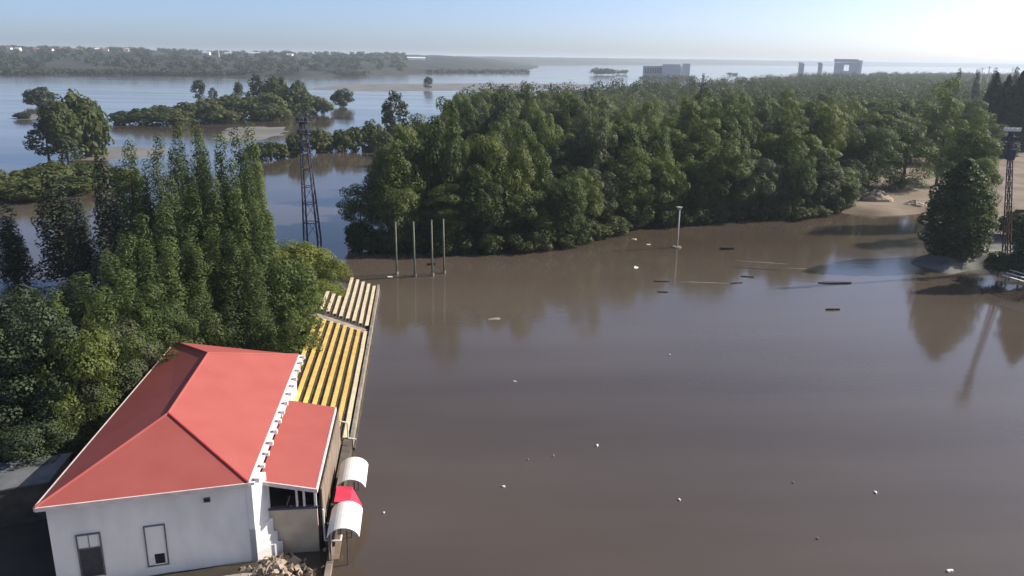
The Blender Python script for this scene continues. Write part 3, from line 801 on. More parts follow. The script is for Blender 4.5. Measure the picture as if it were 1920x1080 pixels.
# terrace between press box and the low front wall
tr_ = MB().hexa([SP(s0 + .2, 5.75, -.8), SP(58.2, 5.75, -.8), SP(58.2, 6.36, -.8), SP(s0 + .2, 6.36, -.8)], [SP(s0 + .2, 5.75, .95), SP(58.2, 5.75, .95), SP(58.2, 6.36, 1.1), SP(s0 + .2, 6.36, 1.1)])
tag(tr_.build('terrace_wall', M['darkconcrete']), 'low brown concrete ledge in front of the press box', 'ledge')
tag(sbox(38, s0 + .15, 5.75, 6.1, -.8, .35).build('pitch_kerb', M['concrete']), 'narrow grey kerb at the water edge by the rubble', 'kerb')

def rail(name, pts, r, m, label, cat='railing'):
    mb = MB()
    for a, b in zip(pts[:-1], pts[1:]): mb.tube(a, b, r, n=8)
    return tag(mb.build(name, m), label, cat)
rail('handrail', [SP(44.8, 6.35, 3.0), SP(44.8, 6.35, .8), SP(44.8, 5.4, .7), SP(45.4, 5.4, .7)], .06, M['white'], 'white bent handrail at the near corner of the press box')
rail('handrail', [SP(57.0, 6.6, 3.2), SP(57.0, 5.9, 3.0), SP(57.2, 5.9, 1.6), SP(57.2, 5.3, 1.5)], .06, M['white'], 'white bent handrail where the yellow benches meet the lower red roof')

# ------------------------------------------------------------------ benches
ROWS = 8
def tier_z(k): return 1.0 + .29 * k
def tier_a(k): return 6.28 + .70 * k
def stand(name, label, ranges, m_, zoff):
    t = thing(name, label, 'bleachers', tuple(SP((ranges[0][0] + ranges[0][1]) / 2, 8.5, .5)))
    smax = max(r[1] for r in ranges); smin = min(r[0] for r in ranges)
    for k in range(ROWS):
        r = ranges[k]
        a0 = tier_a(k) - .36; a1 = tier_a(k) + .34 - .002
        sbox(r[0] - .35, r[1] + .3, a0, a1, -.8, tier_z(k) - .38).build('tier', M['darkconcrete'], t)
        nseg = max(1, round((r[1] - r[0]) / 4.4)); ln = (r[1] - r[0]) / nseg
        for j in range(nseg):
            x0 = r[0] + j * ln + .015; x1 = r[0] + (j + 1) * ln - .015
            dz = random.uniform(-.015, .015); da = random.uniform(-.015, .015)
            c = SP((x0 + x1) / 2, tier_a(k) + da, tier_z(k) + .03 + dz)
            mm = m_
            if m_ is M['yellow'] and k < 1: mm = M['cream']
            MB().box(c, (x1 - x0, .36, .07), Vector((SD.x, SD.y, 0)), Vector((SN.x, SN.y, 0))).build('bench_plank', mm, t)
            for q in (x0 + .5, x1 - .5):
                MB().box(SP(q, tier_a(k), tier_z(k) - .19), (.09, .24, .36), Vector((SD.x, SD.y, 0)), Vector((SN.x, SN.y, 0))).build('bracket', M['steel'], t)
    return t
near_r = [(58.4, 84.0), (58.4, 84.0)] + [(56.9, 83.6)] * 3 + [(56.9, 83.3)] * 3
stand('bleacher_block', 'near block of bleachers with yellow bench planks running beside the red roofs', near_r, M['yellow'], 0)
far_r = [(86.0, 102.3)] * 5 + [(86.0, 93.0)] * 3
stand('bleacher_block', 'far block of bleachers with faded cream bench planks beyond the cross aisle', far_r, M['cream'], 0)
tag(MB().hexa([SP(84.33, 5.95, -.8), SP(85.6, 5.95, -.8), SP(85.6, 12.2, -.8), SP(84.33, 12.2, -.8)], [SP(84.33, 5.95, .62), SP(85.6, 5.95, .62), SP(85.6, 12.2, 3.0), SP(84.33, 12.2, 3.0)]).build('cross_aisle', M['concrete']), 'pale concrete cross aisle dividing the two blocks of benches', 'aisle')
tag(sbox(58.3, 103.0, 5.66, 5.91, -.9, 1.0).build('parapet_wall', M['concrete']), 'long low concrete parapet between the benches and the flooded pitch', 'wall')
tag(sbox(58.3, 103.0, 5.52, 5.65, -.9, .22).build('wall_footing', M['darkconcrete']), 'dark footing strip at the water line under the bench parapet', 'footing')

# ------------------------------------------------------------------ dugout shelters and the red board in the water
def barrel(name, sa, sb, a_c, z_c, r, label, base_in):
    t = thing(name, label, 'shelter', tuple(SP((sa + sb) / 2, a_c, 0)))
    n = 14; mb = MB(); prof = []
    for k in range(n + 1):
        th_ = math.radians(165 - 150 * k / n)
        prof.append((a_c - r * 1.0 * math.cos(th_) * -1, z_c + r * .85 * math.sin(th_)))
    outer = prof; inner = [(a_c + (a - a_c) * .955, z_c + (z - z_c) * .955) for a, z in prof]
    ring = outer + inner[::-1]
    N_ = len(ring)
    vs = [SP(sa, a, z) for a, z in ring] + [SP(sb, a, z) for a, z in ring]
    fs = [(k, (k + 1) % N_, N_ + (k + 1) % N_, N_ + k) for k in range(N_)]
    for k in range(n):
        i0, i1, j1, j0 = k, k + 1, N_ - 2 - k, N_ - 1 - k
        fs.append((i0, i1, j1, j0)); fs.append((N_ + i0, N_ + j0, N_ + j1, N_ + i1))
    mb.add(vs, fs)
    mb.build('canopy', M['white'], t, smooth=False)
    aL = max(a for a, z in prof); zL = [z for a, z in prof if a == aL][0]
    aR = min(a for a, z in prof)
    sbox(sa + .1, sb - .1, aL - .12, aL - .06, -.6, zL - .01).build('back_panel', M['brownpanel'], t)
    for s_ in (sa + .08, sb - .08):
        MB().tube(SP(s_, aL - .2, -.6), SP(s_, aL - .2, zL + .25), .045).build('post', M['steel'], t)
        MB().tube(SP(s_, aR + .75, -.6), SP(s_, aR + .75, z_c + r * .60), .04).build('post', M['steel'], t)
    sbox(sa + .2, sb - .2, aL - .65, aL - .25, .28, .34).build('bench', M['brownpanel'], t)
    return t
barrel('dugout_shelter', 43.2, 46.3, 5.05, 1.75, 1.02, 'white arched dugout shelter nearest the camera, in front of the red board', 0)
barrel('dugout_shelter', 49.0, 52.2, 5.05, 1.75, 1.02, 'white arched dugout shelter beyond the red board at the water edge', 0)
sb_ = thing('banner_board', 'red board between the two white arched shelters', 'board', tuple(SP(47.5, 4.9, 0)))
MB().hexa([SP(46.6, 4.3, .9), SP(48.6, 4.3, .9), SP(48.6, 4.38, .9), SP(46.6, 4.38, .9)], [SP(46.6, 4.9, 2.3), SP(48.6, 4.9, 2.3), SP(48.6, 4.98, 2.3), SP(46.6, 4.98, 2.3)]).build('panel', M['redsign'], sb_)
MB().hexa([SP(46.6, 4.9, 2.26), SP(48.6, 4.9, 2.26), SP(48.6, 5.9, 2.36), SP(46.6, 5.9, 2.36)], [SP(46.6, 4.9, 2.31), SP(48.6, 4.9, 2.31), SP(48.6, 5.9, 2.41), SP(46.6, 5.9, 2.41)]).build('top_panel', M['redsign'], sb_)
for s_ in (46.7, 48.5):
    MB().tube(SP(s_, 5.6, -.6), SP(s_, 5.6, 2.3), .04).build('post', M['steel'], sb_)
    MB().tube(SP(s_, 4.85, -.6), SP(s_, 4.85, 2.2), .04).build('post', M['steel'], sb_)

# ------------------------------------------------------------------ rubble in front of the press box
mb = MB()
for k in range(240):
    u = random.gauss(0, 1); v = random.gauss(0, 1)
    c = SP(41.8 + u * 1.2, 8.9 + v * 1.0, .25 + .95 * math.exp(-(u * u + v * v) / 1.6) * random.uniform(.6, 1))
    ax = Vector((random.gauss(0, 1), random.gauss(0, 1), random.gauss(0, 1))).normalized(); ay = ax.orthogonal().normalized(); az = ax.cross(ay)
    s_ = random.uniform(.10, .34) * random.choice((1, 1, 1.5))
    b_ = MB().box(c, (s_, s_ * random.uniform(.5, .9), s_ * random.uniform(.3, .7)), ax, ay, az)
    mb.add([Vector(p) + Vector((random.uniform(-1, 1), random.uniform(-1, 1), random.uniform(-1, 1))) * s_ * .14 for p in b_.v], b_.f)
tag(mb.build('rubble', M['rubble'], bevel=.02), 'heap of pale broken rubble at the foot of the press box', 'rubble', kind='stuff')

# grey shed left of the house
sh = thing('shed', 'low shed with a grey sheet roof left of the house under the trees', 'shed', tuple(at(20, 900, 1.0)))
q0, q1, q2, q3 = at(-90, 935, 3.1), at(92, 902, 3.1), at(135, 848, 3.6), at(-20, 872, 3.6)
MB().hexa([p + Vector((0, 0, -.1)) for p in (q0, q1, q2, q3)], [q0, q1, q2, q3]).build('roof', M['greyroof'], sh)
qc = (q0 + q1 + q2 + q3) / 4
ins = [qc + (p - qc) * .94 for p in (q0, q1, q2, q3)]
MB().hexa([vz(p, .4) for p in ins], [p + Vector((0, 0, -.13)) for p in ins]).build('wall', M['darkconcrete'], sh)  # roof and wall colours darkened in place of the shade there

# ------------------------------------------------------------------ lattice floodlight mast (left)
tb = at(586, 452, 0.0)
tw = thing('lattice_mast', 'dark steel lattice floodlight mast standing at the water beyond the willow', 'mast', tuple(tb))
ttop = at_y(567, 226, tb.y)
Ht = ttop.z - .2; lean = Vector((ttop.x - tb.x, 0, 0)) * .85
def lp(z, i):
    hw = 1.15 + (.42 - 1.15) * z / Ht
    sx, sy = ((-1, -1), (1, -1), (1, 1), (-1, 1))[i]
    return Vector((tb.x + lean.x * z / Ht + sx * hw, tb.y + sy * hw, z))
for i in range(4): MB().tube(lp(-1.5, i), lp(Ht, i), .17, .13, n=6).build('leg', M['steel'], tw)
levels = [0, 3.2, 6.4, 9.2, 12, 14.4, 16.6, Ht - .3]
for a, b in zip(levels[:-1], levels[1:]):
    for i in range(4):
        j = (i + 1) % 4
        m1 = MB(); m1.tube(lp(b, i), lp(b, j), .07, n=5); m1.build('cross_bar', M['steel'], tw)
        m1 = MB(); m1.tube(lp(a, i), lp(b, j), .04, n=5); m1.build('brace', M['steel'], tw)
for zz in (Ht - 3.9, Ht - 1.9, Ht):
    c = Vector((tb.x + lean.x * zz / Ht, tb.y, zz))
    MB().box(c, (1.9, 1.5, .12)).build('platform', M['steel'], tw)
    for k in range(3):
        p = c + Vector((-.65 + .65 * k, -.75, .42))
        mbx = MB(); mbx.box(p, (.5, .4, .55)); mbx.box(p + Vector((0, -.215, 0)), (.42, .03, .47))
        mbx.build('floodlight', M['steel'] if k != 1 else M['postgrey'], tw)
    m1 = MB()
    for q in (Vector((-.9, -.7, 0)), Vector((.9, -.7, 0)), Vector((.9, .7, 0)), Vector((-.9, .7, 0))): m1.tube(c + q, c + q + Vector((0, 0, 1.0)), .03, n=5)
    m1.build('handrail', M['steel'], tw)

# floodlight mast at right
mb0 = at(1887, 512, 0.0); mt = at_y(1899, 242, mb0.y)
fm = thing('floodlight_mast', 'slender floodlight mast on the right bank with lamps at its head', 'mast', tuple(mb0))
Hm = mt.z; top_ = Vector((mt.x - .2, mb0.y, Hm))
basev = Vector((mb0.x, mb0.y, -1))
def rp_(z, i):
    q = basev.lerp(top_, (z + 1) / (Hm + 1)); hw = .42 - .22 * z / Hm
    sx, sy = ((-1, -1), (1, -1), (1, 1), (-1, 1))[i]
    return Vector((q.x + sx * hw, q.y + sy * hw, q.z))
for i in range(4):
    MB().tube(rp_(-.5, i), rp_(Hm * .5, i), .10, .085, n=6).build('leg', M['rust'], fm)
    MB().tube(rp_(Hm * .5, i), rp_(Hm, i), .085, .07, n=6).build('upper_leg', M['steel'], fm)
lv = np.linspace(0, Hm - .2, 13)
for a, b in zip(lv[:-1], lv[1:]):
    for i in range(4):
        MB().tube(rp_(a, i), rp_(b, (i + 1) % 4), .045, n=5).build('brace', M['rust'] if b < Hm * .5 else M['steel'], fm)
        MB().tube(rp_(b, i), rp_(b, (i + 1) % 4), .045, n=5).build('cross_bar', M['rust'] if b < Hm * .5 else M['steel'], fm)
for zz, n_, wd in ((Hm - .3, 4, 2.6), (Hm - 1.6, 4, 2.4)):
    c = Vector((top_.x, top_.y, zz))
    MB().box(c, (wd, .14, .14)).build('cross_arm', M['steel'], fm)
    for k in range(n_):
        p = c + Vector((-wd / 2 + wd * (k + .5) / n_, -.25, .25))
        mbx = MB(); mbx.box(p, (.5, .3, .5)); mbx.box(p + Vector((0, -.165, 0)), (.42, .03, .42))
        mbx.build('floodlight', M['white'] if zz > Hm - 1 else M['steel'], fm)
MB().box(Vector((top_.x + .55, top_.y, Hm - 3.6)), (1.0, .8, 1.5)).build('ballast_box', M['steel'], fm, bevel=.04)
MB().box(Vector((mb0.x, mb0.y - .4, 9.5)), (1.1, .3, .5)).build('service_box', M['rust'], fm)

# four thin posts in the water
G = 'thin posts behind the flooded goal'
lab = ['leftmost of the four thin grey posts standing in the water before the wood', 'second from the left of the four thin grey posts in the water',
       'third from the left of the four thin grey posts in the water', 'rightmost of the four thin grey posts standing in the water before the wood']
for (px, pb_, pt, ptx), l_ in zip(((744, 514, 418, 741), (778, 518, 417, 774), (811, 517, 414, 808), (833, 512, 412, 830)), lab):
    b = at(px, pb_); t_ = at_y(ptx, pt, b.y)
    o = thing('net_post', l_, 'post', tuple(b), G)
    MB().tube(b + Vector((0, 0, -1)), Vector((b.x * .5 + t_.x * .5, b.y, t_.z)), .15, .11, n=10).build('pole', M['postgrey'], o, smooth=True)
    MB().tube(Vector((b.x * .5 + t_.x * .5, b.y, t_.z)), Vector((b.x * .5 + t_.x * .5, b.y, t_.z + .12)), .16, .10, n=10).build('cap', M['postgrey'], o)
    MB().tube(b + Vector((0, 0, -1)), b + Vector((0, 0, .35)), .24, .24, n=10).build('sleeve', M['concrete'], o)

# white lamp post standing in the water before the wood
b = at(1269, 464); t_ = at_y(1266, 388, b.y)
o = thing('lamp_post', 'white lamp post with a wide head standing in the water before the wood', 'lamp post', tuple(b))
MB().tube(b + Vector((0, 0, -1)), Vector((b.x, b.y, t_.z - .4)), .19, .13, n=12).build('pole', M['palepost'], o, smooth=True)
MB().tube(Vector((b.x, b.y, t_.z - .4)), Vector((b.x, b.y, t_.z)), .26, .48, n=14).build('lamp_head', M['palepost'], o)
MB().tube(b + Vector((0, 0, -1)), b + Vector((0, 0, .18)), .85, .75, n=18).build('footing', M['concrete'], o, bevel=.03)

# pale bench planks on the right bank
bp = thing('spectator_bench', 'rows of pale weathered planks on the right bank at the picture edge', 'bench', tuple(at(1900, 512, 1.7)))
for k in range(5):
    p = at(1880 + 7 * k, 516 - 5 * k, 2.0 + .12 * k); q = at(1950 + 7 * k, 536 - 5 * k, 2.0 + .12 * k)
    d_ = (q - p).normalized(); n_ = Vector((-d_.y, d_.x, 0)).normalized()
    MB().box((p + q) / 2, ((q - p).length, .3, .07), d_, n_, Vector((0, 0, 1))).build('plank', M['farwall'], bp)
    for t in (.1, .9): MB().box(p.lerp(q, t) + Vector((0, 0, -.55)), (.12, .25, 1.0)).build('leg', M['concrete'], bp)

# heaps on the sandy clearing
def heap(px, py, wpx, h, m, label, z0=.8):
    c = at(px, py, z0); r = wpx / FPX * c.length / 2
    n, k = 18, 6; vs = [c + Vector((0, 0, h))]; fs = []
    for i in range(1, k + 1):
        for j in range(n):
            a = 2 * math.pi * j / n; t = i / k
            rr_ = r * t * random.uniform(.88, 1.12)
            vs.append(c + Vector((math.cos(a) * rr_, math.sin(a) * rr_ * .6, h * (1 - t) ** .8 * random.uniform(.8, 1.15) - (.4 if i == k else 0))))
    for j in range(n): fs.append((0, 1 + j, 1 + (j + 1) % n))
    for i in range(k - 1):
        for j in range(n): fs.append((1 + i * n + j, 1 + (i + 1) * n + j, 1 + (i + 1) * n + (j + 1) % n, 1 + i * n + (j + 1) % n))
    return tag(MB().add(vs, fs).build('sand_heap', m), label, 'sand heap')
heap(1642, 376, 64, 2.6, M['rubble'], 'pale sand heap at the left of the sandy clearing')
heap(1715, 385, 46, 1.2, M['rubble'], 'low pale sand heap left of the dark evergreen')
heap(1708, 345, 60, 1.8, M['rubble'], 'pale sand heap at the back of the sandy clearing')

# ------------------------------------------------------------------ floating litter
def litter(px, py, L_, label, m, name='floating_litter', cat='litter', h=.10):
    c = at(px, py, 0.0)
    n = 9; L_ *= 1.0 if cat in ('log', 'foam', 'drift') else .62
    a0 = random.uniform(-.25, .25) if cat in ('log', 'foam', 'drift') else random.random() * 3
    poly = []
    for k in range(n):
        t = 2 * math.pi * k / n; r = L_ * random.uniform(.28, .58)
        x, y = r * math.cos(t), r * (.16 if cat == 'log' else .03 if cat in ('foam', 'drift') else .55) * math.sin(t)
        poly.append(c + Vector((x * math.cos(a0) - y * math.sin(a0), x * math.sin(a0) + y * math.cos(a0), -.05)))
    o = MB().prism(poly, (0, 0, .05 + h)).build(name, m, bevel=.02)
    return tag(o, label, cat, 'bits of litter drifting on the flood water')
litter(965, 716, .55, 'small pale scrap drifting mid pool, nearest to the yellow benches of the farther scraps', M['foam'])
litter(945, 913, .5, 'small white scrap afloat right of the near arched shelter', M['foam'])
litter(720, 962, .35, 'tiny pale scrap afloat beside the near arched shelter', M['foam'])
litter(1120, 836, .55, 'white scrap afloat in the middle of the brown pool', M['foam'])
litter(1038, 855, .35, 'tiny grey scrap afloat left of the white mid pool scrap', M['concrete'])
litter(990, 862, .3, 'tiniest grey scrap afloat in the middle of the brown pool', M['concrete'])
litter(1274, 938, .45, 'small white scrap afloat in the lower middle of the pool', M['foam'])
litter(1487, 905, .4, 'dull pale scrap afloat left of the bright white scrap at lower right', M['concrete'])
litter(1642, 924, .65, 'bright white scrap afloat at the lower right of the pool', M['foam'])
litter(1780, 1071, .85, 'largest white scrap afloat at the bottom right corner', M['foam'])
litter(1533, 1010, .35, 'faint pale scrap afloat near the bottom of the pool', M['concrete'])
litter(1256, 666, .5, 'faint pale scrap afloat below the lamp post', M['foam'])
litter(1560, 581, 1.9, 'dark floating log in open water at right', M['driftwood'], 'floating_log', 'log', .18)
litter(1360, 468, 2.6, 'dark floating clump of wood right of the lamp post', M['driftwood'], 'floating_log', 'log', .4)
litter(1243, 548, 1.8, 'dark floating branch below the lamp post', M['driftwood'], 'floating_log', 'log', .12)
litter(1240, 528, 2.6, 'long dark floating branch nearest below the lamp post', M['driftwood'], 'floating_log', 'log', .12)
litter(1400, 519, 2.4, 'dark flat drift wood left of the open reflections', M['driftwood'], 'floating_log', 'log', .12)
litter(1380, 531, 2.0, 'small drift wood just below the dark flat drift wood', M['driftwood'], 'floating_log', 'log', .12)
litter(1565, 531, 6.0, 'long dark bar of drift wood left of the evergreen reflection', M['driftwood'], 'floating_log', 'log', .15)
litter(1190, 449, 1.8, 'pale yellow float by the corner of the wood', M['cream'])
litter(1216, 459, 1.6, 'pale float left of the lamp post footing', M['cream'])
litter(1192, 502, 2.2, 'pale flat scrap in the brown reflection of the wood', M['foam'])
litter(730, 520, 1.6, 'white flat scrap left of the thin posts', M['foam'])
litter(809, 497, 1.6, 'dark floating lump between the thin posts', M['driftwood'], 'floating_log', 'log', .3)
litter(860, 466, 3.0, 'grey heap of drift at the foot of the wood right of the thin posts', M['concrete'], h=.8)
litter(1330, 530, 9.0, 'long pale ripple streak on the open water below the floating branches', M['concrete'], 'ripple_streak', 'foam', .01)  # light ripple lines drawn as thin pale strips
litter(1432, 492, 9.0, 'pale ripple streak right of the dark floating clump', M['concrete'], 'ripple_streak', 'foam', .01)
litter(1512, 504, 6.0, 'short pale ripple streak above the long bar of drift wood', M['concrete'], 'ripple_streak', 'foam', .01)
litter(1420, 504, 7.0, 'dark drift line between the two pale ripple streaks', M['driftwood'], 'drift_line', 'drift', .05)
litter(930, 598, 3.0, 'faint pale strip of drift at the tip of the wood reflection', M['concrete'], h=.04)

# ------------------------------------------------------------------ far shore, hills, islets, structures
def ridge(name, stations, depth, m, seed, prof, nv=14, amp=3.0):
    """stations: (px, distance of the water line, height of the crest)"""
    sx = np.array([s[0] for s in stations], float); sdv = np.array([s[1] for s in stations], float); sh_ = np.array([s[2] for s in stations], float)
    us = np.linspace(sx[0], sx[-1], 260)
    vs = np.concatenate([np.linspace(0, .12, 5)[:-1], np.linspace(.12, 1, nv)])
    V = []
    for u in us:
        r = ray(u, 109); h = Vector((r.x, r.y)).normalized()
        Y0 = np.interp(u, sx, sdv); Hh = np.interp(u, sx, sh_)
        for v in vs:
            D_r = (Y0 + depth * v) / h.y
            x, y = h.x * D_r, h.y * D_r
            z = Hh * np.interp(v, [p[0] for p in prof], [p[1] for p in prof])
            nz = float(vnoise(np.array([x / 90.]), np.array([y / 160.]), seed)[0] - .5) + .5 * float(vnoise(np.array([x / 25.]), np.array([y / 60.]), seed + 1)[0] - .5)
            z += amp * nz * (0 if v == 0 else 1) - (1.5 if v == 0 else 0)
            V.append((x, y, z))
    nu, nn = len(us), len(vs)
    F = [(i * nn + j, (i + 1) * nn + j, (i + 1) * nn + j + 1, i * nn + j + 1) for i in range(nu - 1) for j in range(nn - 1)]
    me = bpy.data.meshes.new(name); me.from_pydata(V, [], F)
    me.polygons.foreach_set('use_smooth', [True] * len(F)); me.materials.append(m)
    return tag(link(name, me), kind='structure')
hs = [(-500, 1120, 38), (0, 1130, 38), (260, 1150, 38), (420, 1170, 32), (560, 1180, 34), (700, 1350, 36), (840, 1650, 35), (920, 1950, 26), (985, 2250, 8), (1010, 2400, 0)]
ridge('hills', hs, 1300, M['hill'], 21, [(0, 0), (.02, .18), (.10, .30), (.45, .72), (1, 1)], amp=4)
fs_ = [(560, 2600, 34), (800, 2900, 38), (960, 3400, 38), (1200, 5200, 44), (1500, 8000, 52), (1750, 10500, 56), (2200, 12000, 58), (2700, 12500, 58)]
ridge('far_shore', fs_, 2500, M['farland'], 33, [(0, 0), (.03, .3), (.3, .75), (1, 1)], amp=6)

# tree belt along the foot of the hills, and on the far points
def belt(name, n, pxa, pxb, fbase, hr, wr, label, ls=2.0, per=.9, m='farleaf', deep=25):
    it = []
    for k in range(n):
        px = pxa + (pxb - pxa) * (k + random.random()) / n
        b = at(px, fbase(px)); D = b.y + random.uniform(0, deep)
        q = b * (D / b.y)
        it.append((q.x, q.y, -.3, random.uniform(*hr), random.uniform(*wr)))
    return tag(far_wood(name, it, ls, M[m], per), label, 'woodland', kind='stuff')
def base_l(px): return np.interp(px, [-300, 0, 400, 690], [138.5, 140.0, 142.0, 142.0])
belt('shoreline_trees', 300, -250, 690, base_l, (5, 9), (10, 18), 'dark tree belt along the foot of the far hills on the left', m='darkleaf')
belt('shoreline_trees', 70, 560, 700, lambda p: 136.0, (4, 7), (10, 16), 'dark tree line in front of the far plain', m='darkleaf')
belt('shoreline_trees', 90, 800, 990, lambda p: np.interp(p, [800, 990], [137.5, 137.0]), (4, 8), (10, 18), 'long low dark wooded point reaching into the far water', m='darkleaf')
belt('shoreline_trees', 60, 690, 830, lambda p: 132.0, (4, 7), (9, 15), 'scattered far trees on the plain left of the wooded point', m='farleaf', deep=150)
belt('islet_trees', 34, 1112, 1150, lambda p: 141.0, (9, 15), (14, 20), 'small dark wooded islet in the far water', m='darkleaf', deep=40)
belt('islet_trees', 12, 1155, 1176, lambda p: 139.5, (7, 11), (10, 14), 'tiny wooded islet right beside the small dark islet', m='darkleaf', deep=30)
belt('islet_trees', 9, 1364, 1382, lambda p: 141.5, (4, 6), (10, 13), 'tiny low islet left of the far end of the wood', m='darkleaf', deep=20)
belt('islet_trees', 40, 1200, 1300, lambda p: 149.0, (4, 7), (10, 14), 'low green trees at the foot of the far grey block', m='farleaf', deep=10)
# trees on the hill crest
it = []
for k in range(900):
    px = random.uniform(-250, 760)
    r = ray(px, 109); h = Vector((r.x, r.y)).normalized(); v = random.choice([random.uniform(.01, .35), random.uniform(.15, .9), random.uniform(.6, 1.0)])
    D_r = (np.interp(px, [s[0] for s in hs], [s[1] for s in hs]) + 1300 * v) / h.y
    z = np.interp(px, [s[0] for s in hs], [s[2] for s in hs]) * np.interp(v, [0, .02, .1, .45, 1], [0, .18, .30, .72, 1])
    it.append((h.x * D_r, h.y * D_r, z - 2, random.uniform(6, 11), random.uniform(12, 24)))
tag(far_wood('hillside_trees', it, 2.4, M['darkleaf'], .7), 'scattered dark trees over the far left hills and along their crest', 'woodland', kind='stuff')

# houses on the hills
hm = {}
def far_house(px, v, wd, label, roofm='fartile'):
    r = ray(px, 109); h = Vector((r.x, r.y)).normalized()
    D_r = (np.interp(px, [s[0] for s in hs], [s[1] for s in hs]) + 1300 * v) / h.y
    z = np.interp(px, [s[0] for s in hs], [s[2] for s in hs]) * np.interp(v, [0, .02, .1, .45, 1], [0, .18, .30, .72, 1]) + 1.0
    o = thing('hill_house', label, 'house', (h.x * D_r, h.y * D_r, z), 'houses scattered on the far hills', rz=random.uniform(-.4, .4))
    if 'w' not in hm:
        hm['w'] = MB().box((0, 0, 2.0), (10, 8, 6)).mesh('wall', M['farwall'])
        hm['r'] = MB().add([(-5.5, -4.6, 5), (5.5, -4.6, 5), (5.5, 4.6, 5), (-5.5, 4.6, 5), (-5.5, 0, 8), (5.5, 0, 8)], [(0, 1, 5, 4), (2, 3, 4, 5), (0, 4, 3), (1, 2, 5), (3, 2, 1, 0)]).mesh('roof', M['fartile'])
        hm['rw'] = hm['r'].copy(); hm['rw'].materials.clear(); hm['rw'].materials.append(M['farwall'])
    link('wall', hm['w'], o); link('roof', hm['r'] if roofm == 'fartile' else hm['rw'], o)
    o.scale = (wd / 10, 1, .9)
for px, v, wd, l_, rm in ((36, .52, 13, 'bright white far house at the left end of the hills', 'w'), (70, .50, 10, 'small far house right of the bright white one', 't'), (96, .56, 14, 'pinkish roofed far house on the left hill slope', 't'),
                      (185, .62, 12, 'bright far house near the left hill crest by the dark tree', 'w'), (200, .58, 12, 'red roofed far house beside the bright crest house', 't'), (238, .60, 12, 'far house on the slope below the hill crest, left of the dip', 't'),
                      (240, .68, 8, 'tiny far house on the crest left of the dip', 'w'), (388, .60, 18, 'long low white far building just after the dip in the hills', 'w'), (428, .60, 14, 'white far building right of the long low one', 'w'),
                      (478, .64, 26, 'long white far building on the middle of the hills', 'w'), (544, .46, 14, 'white far house at the right foot of the hills', 'w'), (120, .66, 12, 'grey pink far house on the left crest', 't'),
                      (20, .64, 12, 'far house on the crest at the left picture edge', 't'), (150, .60, 11, 'far house midway along the left crest', 't'), (780, .35, 40, 'long pale far building on the plain below the ridge', 'w')):
    far_house(px, v, wd, l_, 'fartile' if rm == 't' else 'w')
p = at_y(410, 99, 1750)
o = thing('far_mast', 'pale thin mast above the white far buildings on the hills', 'mast', (p.x, 1750, 20))
MB().tube((p.x, 1750, 15), (p.x, 1750, p.z + 8), 1.5, .8, n=8).build('pole', M['farwall'], o)

# grey block standing in the far water
Yb = 1390
def far_box(name, x0p, x1p, ytop, ybot, Y, dep, m, par):
    a = at_y(x0p, ytop, Y); b = at_y(x1p, ybot, Y)
    sl = (a.x + b.x) / 2 / Y * dep
    return MB().hexa([(a.x, Y, b.z), (b.x, Y, b.z), (b.x + sl, Y + dep, b.z), (a.x + sl, Y + dep, b.z)], [(a.x, Y, a.z), (b.x, Y, a.z), (b.x + sl, Y + dep, a.z), (a.x + sl, Y + dep, a.z)]).build(name, m, par)
o = thing('power_station_block', 'long grey concrete block standing in the far water beyond the wood', 'building', tuple(at_y(1245, 148, Yb)))
far_box('main_hall', 1206, 1242, 123, 152, Yb, 40, M['farconcrete'], o)
far_box('tall_hall', 1242.5, 1274, 120, 152, Yb - 5, 46, M['farconcrete'], o)
far_box('white_column', 1275, 1279, 124, 152, Yb - 3, 6, M['farwall'], o)
far_box('end_block', 1279.5, 1292, 119, 152, Yb + 2, 36, M['farconcrete'], o)
for k in range(7):
    far_box('window', 1209 + k * 4.6, 1212 + k * 4.6, 127, 138, Yb - .3, .2, M['greyframe'], o)
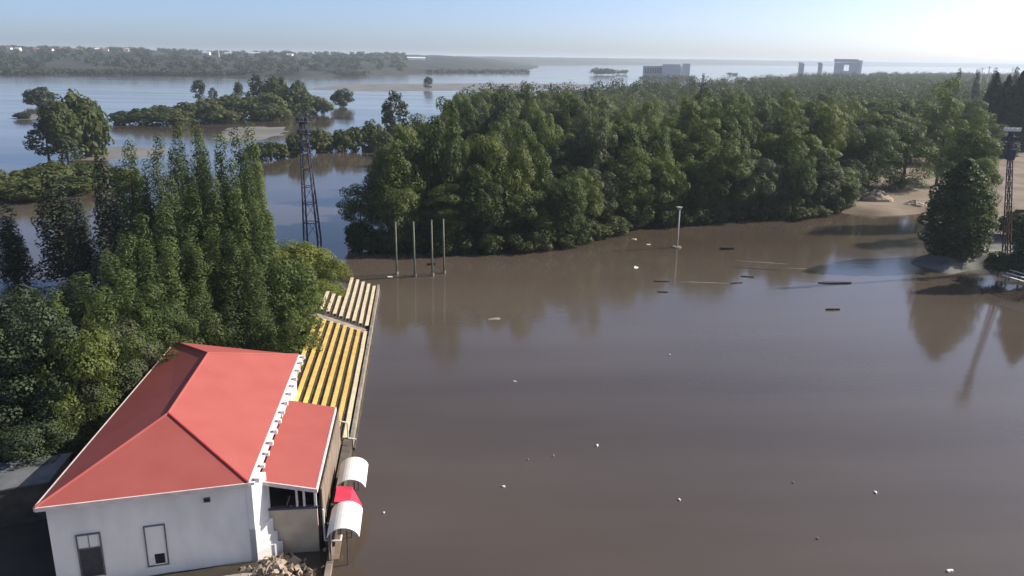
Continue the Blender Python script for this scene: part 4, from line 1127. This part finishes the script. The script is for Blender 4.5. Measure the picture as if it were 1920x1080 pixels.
# gantry
Yg = 1450
o = thing('gantry_portal', 'grey concrete gantry portal with a square opening above the far treetops', 'gantry', tuple(at_y(1587, 136, Yg)))
far_box('leg', 1565, 1579, 117, 152, Yg, 24, M['farconcrete'], o)
far_box('leg', 1593, 1609, 117, 152, Yg, 24, M['farconcrete'], o)
far_box('cross_beam', 1564.5, 1609.5, 110.5, 116.9, Yg - 1, 26, M['farconcrete'], o)
far_box('lintel', 1579.1, 1592.9, 117, 121.5, Yg + 1, 20, M['farconcrete'], o)
far_box('lower_beam', 1579.1, 1592.9, 133, 152, Yg + 1, 20, M['farconcrete'], o)
far_box('side_mast', 1605, 1613, 113, 150, Yg + 30, 6, M['farconcrete'], o)
o = thing('concrete_tower', 'thin grey tower left of the gantry, the farther left of two', 'tower', tuple(at_y(1501, 136, Yg)))
far_box('shaft', 1498, 1505, 119, 152, Yg, 8, M['farconcrete'], o); far_box('head', 1497, 1506, 117, 118.9, Yg - 1, 10, M['farconcrete'], o)
o = thing('concrete_tower', 'thin grey tower just left of the gantry, the nearer to it of two', 'tower', tuple(at_y(1537, 136, Yg)))
far_box('shaft', 1534.5, 1539, 119, 152, Yg, 7, M['farconcrete'], o); far_box('head', 1533, 1541, 117, 119.5, Yg - 1, 10, M['farconcrete'], o)
G = 'thin poles on the far right skyline'
for i, (px, pt) in enumerate(((1843, 126), (1856, 124), (1900, 127))):
    a = at_y(px, pt, 900)
    o = thing('power_pole', nth(i) + ' from the left of the thin far poles on the right skyline', 'pole', (a.x, 900, 0), G)
    MB().tube((a.x, 900, 0), (a.x, 900, a.z), .5, .35, n=6).build('shaft', M['farconcrete'], o)
    MB().box((a.x, 900, a.z - 1.5), (5, .4, .4)).build('cross_arm', M['farconcrete'], o)

# ------------------------------------------------------------------ haze
HAZE = 0.00014
hz = MB().box((0, 0, 32.25), (33000, 33000, 71.5)).build('haze', None)
m = bpy.data.materials.new('thin_haze'); m.use_nodes = True
t = m.node_tree
t.nodes.remove(t.nodes['Principled BSDF'])
pv = t.nodes.new('ShaderNodeVolumePrincipled')
pv.inputs['Color'].default_value = (0.80, 0.91, 1.0, 1)
pv.inputs['Density'].default_value = HAZE
pv.inputs['Anisotropy'].default_value = 0.2
t.links.new(pv.outputs[0], t.nodes['Material Output'].inputs['Volume'])
hz.data.materials.append(m)
tag(hz, 'thin pale summer haze over the flooded river', 'haze', kind='stuff')
